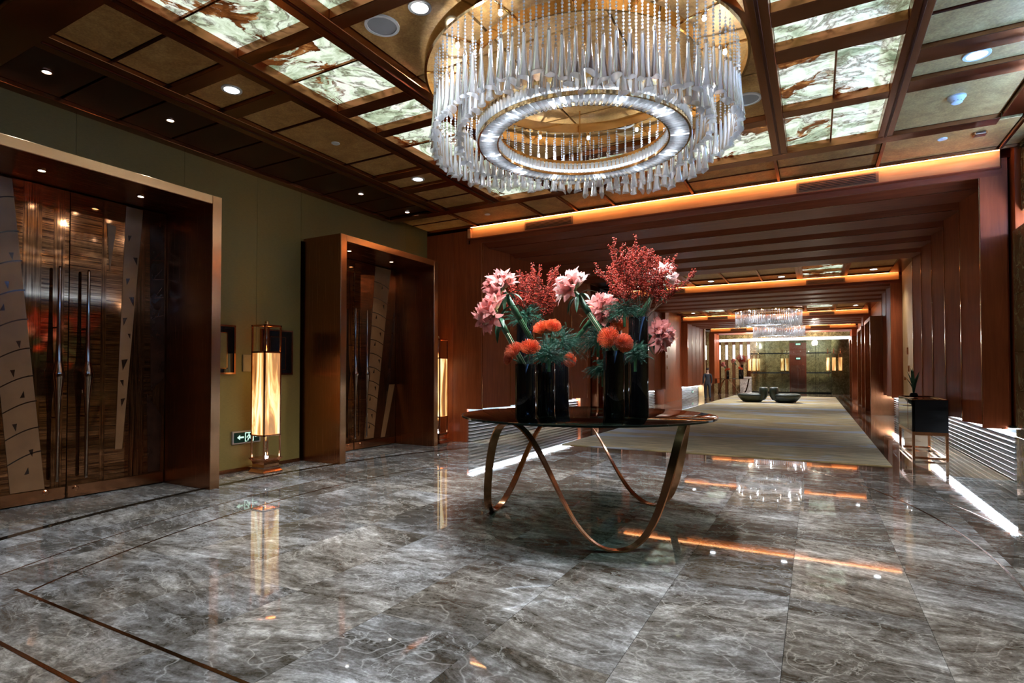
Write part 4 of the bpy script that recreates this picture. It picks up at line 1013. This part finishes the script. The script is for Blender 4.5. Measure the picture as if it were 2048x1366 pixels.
# ================================================================== DISPLAY CASE
dc = thing('display_case', 'glass display case with a black front on a copper frame by the lit louvres', 'display case', (1.37, 10.1, 0))
for x in (-.185, .185):
    for y in (-.68, .68): MB().box(x-.016, y-.016, 0, x+.016, y+.016, .37).build('leg', 'copper', dc, bevel=.002)
for z in (.03, .355):
    f = MB()
    for x in (-.185, .185): f.box(x-.015, -.68, z-.015, x+.015, .68, z+.015)
    for y in (-.68, .68): f.box(-.185, y-.015, z-.015, .185, y+.015, z+.015)
    f.build('rail', 'copper', dc)
MB().box(-.20, -.70, .37, .20, .70, .385).build('tray', 'copper', dc)
MB().box(-.165, -.705, .385, .20, -.685, .825).build('black_panel', 'black', dc)
MB().box(-.20, .685, .385, .20, .70, .825).build('black_panel', 'black', dc)
MB().box(.185, -.685, .385, .20, .685, .825).build('glass_pane', 'glass', dc); MB().box(-.20, -.685, .385, -.19, .685, .825).build('glass_pane', 'glass', dc)
MB().box(-.19, -.685, .815, .185, .685, .822).build('glass_pane', 'glass', dc)
f = MB()
for x in (-.195, .195): f.box(x-.008, -.70, .822, x+.008, .70, .834)
for y in (-.695, .695): f.box(-.195, y-.008, .822, .195, y+.008, .834)
for x in (-.195,): f.box(x-.008, -.30, .385, x+.008, -.28, .825); f.box(x-.008, .69, .385, x+.008, .706, .825)
f.build('edge_frame', 'copper', dc)
pl = thing('blade_plant', 'dark green upright blade-leaf ornament on the glass display case', 'ornament', (1.30, 10.25, .834))
MB().lathe([(.05, 0), (.055, .02), (.045, .05), (.03, .06)], 20).build('pot', 'black', pl, smooth=True)
for k in range(7):
    a = k*.9; ln = .30+.05*(k % 3); lean = .10+.05*(k % 2); w_ = .022; m = MB()
    for q in range(7):
        t_ = q/6; r_ = lean*t_*t_; ww = w_*sin(pi*min(1, .15+.85*t_))*(1 if q < 6 else .05)
        m.v += [(r_*cos(a)-ww*sin(a), r_*sin(a)+ww*cos(a), .04+ln*t_), (r_*cos(a)+ww*sin(a), r_*sin(a)-ww*cos(a), .04+ln*t_)]
    for q in range(6): m.f.append((2*q, 2*q+1, 2*q+3, 2*q+2))
    m.build('blade', 'leaf', pl, smooth=True, norm=False)

# ================================================================== SOFAS
def sofa(label, loc, rz):
    t = thing('lounge_sofa', label, 'sofa', loc, rz, 'dark green lounge sofas back to back')
    def loft(levels, name, n=36):
        m = MB()
        for cx, cyy, ax_, ay, z in levels:
            for k in range(n):
                a = 2*pi*k/n; ca, sa = cos(a), sin(a); m.v.append((cx+ax_*math.copysign(abs(ca)**.75, ca), cyy+ay*math.copysign(abs(sa)**.75, sa), z))
        for i in range(len(levels)-1):
            for k in range(n): j = (k+1) % n; m.f.append((i*n+k, i*n+j, (i+1)*n+j, (i+1)*n+k))
        m.f.append(tuple(range(n))); m.f.append(tuple((len(levels)-1)*n+k for k in range(n)))
        return m.build(name, 'leather', t, smooth=True, auto=50)
    loft([(0, 0, .34, .36, .03), (0, 0, .42, .44, .10), (-.02, 0, .50, .50, .22), (-.02, 0, .52, .52, .28), (-.02, 0, .51, .51, .315), (-.02, 0, .47, .47, .342), (-.02, 0, .36, .36, .36), (-.02, 0, .15, .15, .368)], 'seat')
    loft([(.36, 0, .12, .36, .10), (.42, 0, .15, .42, .25), (.42, 0, .16, .44, .45), (.42, 0, .155, .43, .575), (.42, 0, .13, .40, .60)], 'backrest')
    loft([(0, 0, .28, .30, 0), (0, 0, .28, .30, .04)], 'plinth')
    return t
sofa('dark green rounded lounge sofa on the left of the back-to-back pair', (-2.24, 24.4, .012), 0)
sofa('dark green rounded lounge sofa on the right of the back-to-back pair', (-1.02, 24.4, .012), pi)

# ================================================================== PERSON
def skinned(name, verts, edges, rad, mat, parent, sub=2, root=0):
    me = bpy.data.meshes.new(name); me.from_pydata(verts, edges, []); o = bpy.data.objects.new(name, me); COL.objects.link(o); o.parent = parent
    sk = o.modifiers.new('skin', 'SKIN'); sk.use_smooth_shade = True
    for i, r_ in enumerate(rad): me.skin_vertices[0].data[i].radius = (r_, r_) if not isinstance(r_, tuple) else r_
    me.skin_vertices[0].data[root].use_root = True
    ss = o.modifiers.new('sub', 'SUBSURF'); ss.levels = sub; ss.render_levels = sub
    me.materials.append(M[mat]); return o
pe = thing('person', 'person in a dark suit walking on the carpet beside the left columns', 'person', (-4.15, 25.6, 0), R(20))
PV = [(0, 0, .74), (0, -.005, .88), (0, -.01, 1.05), (0, 0, 1.17), (0, .005, 1.22), (0, .015, 1.30), (0, .012, 1.39),
      (-.075, 0, .70), (-.085, .06, .40), (-.085, .03, .07), (-.085, .11, .03), (.075, 0, .70), (.085, -.03, .40), (.085, -.13, .09), (.085, -.06, .03),
      (-.135, 0, 1.12), (-.18, -.03, .90), (-.18, .05, .70), (.135, 0, 1.12), (.18, .02, .90), (.18, .09, .71)]
PE = [(0, 1), (1, 2), (2, 3), (3, 4), (4, 5), (5, 6), (0, 7), (7, 8), (8, 9), (9, 10), (0, 11), (11, 12), (12, 13), (13, 14), (2, 15), (15, 16), (16, 17), (2, 18), (18, 19), (19, 20)]
PR = [(.085, .07), (.078, .06), (.095, .066), (.05, .045), (.036, .036), (.058, .07), (.052, .062), .062, .042, .028, .022, .062, .042, .028, .022, .04, .031, .02, .04, .031, .02]
for s, hb in ((-1, 17), (1, 20)):
    bx, by, bz = PV[hb]; 
    PV.append((bx, by+.012, bz-.045)); pm = len(PV)-1; PE.append((hb, pm)); PR.append((.010, .018))
    for k in range(4): PV.append((bx+s*.004, by-.008+.012*k+.008, bz-.095+abs(k-1.4)*.008)); PE.append((pm, len(PV)-1)); PR.append(.0055)
    PV.append((bx-s*.006, by+.045, bz-.05)); PE.append((hb, len(PV)-1)); PR.append(.006)
body = skinned('body', PV, PE, PR, 'skin', pe, 2)
sv = PV[:4]+[PV[7], PV[8], (PV[9][0], PV[9][1], .05), PV[11], PV[12], (PV[13][0], PV[13][1], .07), PV[15], PV[16], PV[17], PV[18], PV[19], PV[20]]
skinned('suit', sv, [(0, 1), (1, 2), (2, 3), (0, 4), (4, 5), (5, 6), (0, 7), (7, 8), (8, 9), (2, 10), (10, 11), (11, 12), (2, 13), (13, 14), (14, 15)],
        [(.115, .088), (.098, .075), (.118, .08), (.058, .052), .078, .056, .045, .078, .056, .045, .053, .042, .029, .053, .042, .029], 'suit', pe, 2)
MB().ball((0, .005, 1.355), .072, 14, 9, (.92, 1.05, .80)).build('hair', 'hair', pe, smooth=True)
MB().ball((-.085, .07, .028), .05, 10, 6, (.75, 1.7, .55)).build('shoe', 'black', pe, smooth=True); MB().ball((.085, -.09, .032), .05, 10, 6, (.75, 1.7, .60)).build('shoe', 'black', pe, smooth=True)
MB().ball((0, .085, 1.312), .010, 6, 4).build('nose', 'skin', pe, smooth=True)
for s in (-1, 1): MB().ball((s*.060, .01, 1.31), .014, 6, 4, (.5, .9, 1.3)).build('ear', 'skin', pe, smooth=True)

# ================================================================== FAR HALL
wf = struct('wall_far', 'beige marble end wall with a red door')
YF = 36.7
def fbox(name, mat, x0, x1, z0, z1, y0=YF, y1=YF+.2): return MB().box(x0, y0, z0, x1, y1, z1).build(name, mat, wf)
xs = [-3.45, -2.95, -2.62, -1.72, -1.32]
for a, b in zip(xs, xs[1:]):
    for z0, z1 in ((0, 1.15), (1.155, 2.3), (2.305, 3.7)): fbox('marble_panel', 'stone2' if a in (-2.95,) else 'stone4', a+.004, b-.004, z0+.06, z1)
for a, b in ((-.44, .20), (.204, .80)):
    for z0, z1 in ((0, 1.15), (1.155, 2.3), (2.305, 3.7)): fbox('marble_panel', 'stone4', a, b-.004, z0+.06, z1)
fbox('red_panel', 'redwall', -1.32, -.44, 2.12, 2.95); fbox('red_panel', 'redwall', -1.32, -1.24, 0, 2.12); fbox('red_panel', 'redwall', -.52, -.44, 0, 2.12)
fbox('marble_panel', 'stone', -1.32, -.44, 2.95, 3.7)
for z0, z1 in ((0, 1.2), (1.205, 2.4), (2.405, 3.7)): fbox('marble_panel', 'stone2', .80, 2.0, z0, z1, 35.5, YF+.2)
fbox('skirting', 'black', -3.45, .80, 0, .06, YF-.01, YF)
d7 = struct('door_7', 'dark red door at the far end of the hall')
MB().box(-1.24, YF+.05, 0, -.885, YF+.1, 1.62).build('door_leaf', 'redoor', d7); MB().box(-.875, YF+.05, 0, -.52, YF+.1, 1.62).build('door_leaf', 'redoor', d7)
MB().box(-1.24, YF+.02, 1.62, -.52, YF+.1, 2.12).build('transom', 'redwall', d7)
# hall to the left of the corridor end
wh = struct('wall_far_left', 'wood battens and pale niches at the left of the far hall')
MB().box(-9.2, YF, 0, -3.45, YF+.2, 3.8).build('back_panel', 'lobbyback', wh)
for k in range(7):
    x = -3.75-.42*k; MB().box(x-.11, YF-.12, 0, x+.11, YF, 3.7).build('batten', 'stone2', wh)
    MB().box(x+.14, YF-.02, 2.0, x+.28, YF-.005, 2.9).build('light_panel', 'led_soft', wh)
MB().box(-9.3, 30.0, 0, -9.2, YF+.2, 3.8).build('side_wall', 'stone2', wh)
MB().box(-9.2, 29.9, 0, -5.25, 30.0, 3.8).build('side_wall', 'stone2', wh)
MB().box(-9.3, 30.0, 3.72, -5.25, YF, 3.9).build('soffit', 'gold', wh); MB().box(-9.3, 29.9, -.12, -6.6, 37.2, 0).build('floor_slab', 'floor2', wh)
pd = MB().box(-.32, -.2, 0, .32, .2, .95).build('stone_plinth', 'stone3', None, bevel=.01, loc=(-3.62, 35.9, 0)); tag(pd, 'pale grey marble plinth in front of the far wall', 'plinth')
# white cove across the far hall
tc = struct('trim_5', 'white light cove across the far hall'); MB().box(-5.2, 35.30, 3.06, 1.95, 35.33, 3.15).build('led_strip', 'led_cove', tc)
MB().box(-5.2, 35.33, 3.02, 1.95, 35.50, 3.19).build('cove_body', 'white', tc); MB().box(1.80, 34.9, 3.02, 1.95, 35.3, 3.4).build('cove_return', 'led_soft', tc)
MB().box(-5.2, 35.33, 3.19, 1.95, 35.5, 3.66).build('bulkhead', 'stone', tc)
gp = struct('window_1', 'frameless glass screen at the far hall')
for a, b in ((-3.0, .02), (.03, 1.7)): MB().box(a, 35.36, .01, b, 35.375, 3.02).build('pane', 'glass', gp)
MB().box(.018, 35.355, 0, .032, 35.38, 3.02).build('mullion', 'black', gp)
MB().box(.66, 35.31, .95, .69, 35.35, 1.65).build('door_pull', 'chrome', gp)
def wall_lantern(label, x, y, zc=1.66):
    t = thing('wall_lantern', label, 'wall lamp', (x, y, zc), 0, 'hanging onyx lanterns on the far wall')
    s = .085
    for k in range(4):
        p = MB().box(-s+.008, -.004, -.36, s-.008, .004, .36).build('onyx_panel', 'lantern', t); a = k*pi/2; p.location = (s*sin(a), -s*cos(a), 0); p.rotation_euler = (0, 0, a)
    for sx in (-1, 1):
        for sy in (-1, 1): MB().box(sx*s-.007, sy*s-.007, -.52, sx*s+.007, sy*s+.007, .56).build('post', 'copper', t)
    for z in (-.515, -.36, .36, .555): MB().box(-s-.008, -s-.008, z-.006, s+.008, s+.008, z+.006).build('frame_plate', 'copper', t)
    MB().tube([(0, 0, .56), (0, 0, .62), (0, 0, .64), (0, 0, .66), (0, 0, .82)], [.009, .012, .03, .012, .009], 8).build('hanger', 'copper', t, smooth=True); MB().tube([(0, 0, .82), (0, .8, .82)], .012, 8).build('bracket', 'copper', t, smooth=True); MB().tube([(0, 0, -.52), (0, 0, -.63), (0, 0, -.655), (0, 0, -.675)], [.005, .005, .016, .004], 8).build('drop', 'copper', t, smooth=True)
    return t
for x, y, l in ((-3.42, 35.85, 'leftmost honey lantern of the left far group'), (-3.16, 35.75, 'middle honey lantern of the left far group'), (-2.92, 35.65, 'right honey lantern of the left far group'),
                (-1.66, 35.85, 'left honey lantern of the pair beside the red door'), (-1.42, 35.75, 'right honey lantern of the pair beside the red door'),
                (.62, 34.9, 'leftmost honey lantern of the right far group'), (.90, 34.8, 'middle honey lantern of the right far group'), (1.20, 34.7, 'rightmost honey lantern of the right far group')):
    wall_lantern(l, x, y)
for z, l, w_ in ((2.86, 'small green exit sign above the far red door panel', .15), (2.02, 'small oval green exit sign on the far red panel', .13)):
    t = thing('exit_sign', l, 'sign', (-.86, YF-.02, z), 0, 'small exit signs over the far red door')
    MB().box(-w_, -.02, -.065, w_, .015, .065).build('housing', 'signgreen', t, bevel=.01); MB().box(-w_*.8, -.024, -.045, w_*.8, -.02, .045).build('face', 'signglow', t)
# low exit sign on the second portal louvres
t = thing('exit_sign', 'tiny green exit sign on the louvres of the far left portal', 'sign', (-5.12, 27.4, .28)); MB().box(-.02, -.12, -.06, .01, .12, .06).build('housing', 'signgreen', t); MB().box(.01, -.09, -.04, .014, .09, .04).build('face', 'signglow', t)
lamp('POINT', 'hall_fill', (-3.2, 34.3, 2.9), 150, (1, .9, .75), tc, size=.2); lamp('POINT', 'hall_fill', (0, 34.3, 2.9), 130, (1, .9, .75), tc, size=.2)  # fill lights added to brighten the far hall, no fixture behind them
lamp('POINT', 'hall_fill', (-7.2, 33.5, 3.2), 60, (1, .85, .6), tc, size=.2)

# ================================================================== scale to metres
for o in list(scene.objects):
    if o.parent is None:
        o.location = o.location*SC
        if o.type != 'CAMERA': o.scale = o.scale*SC
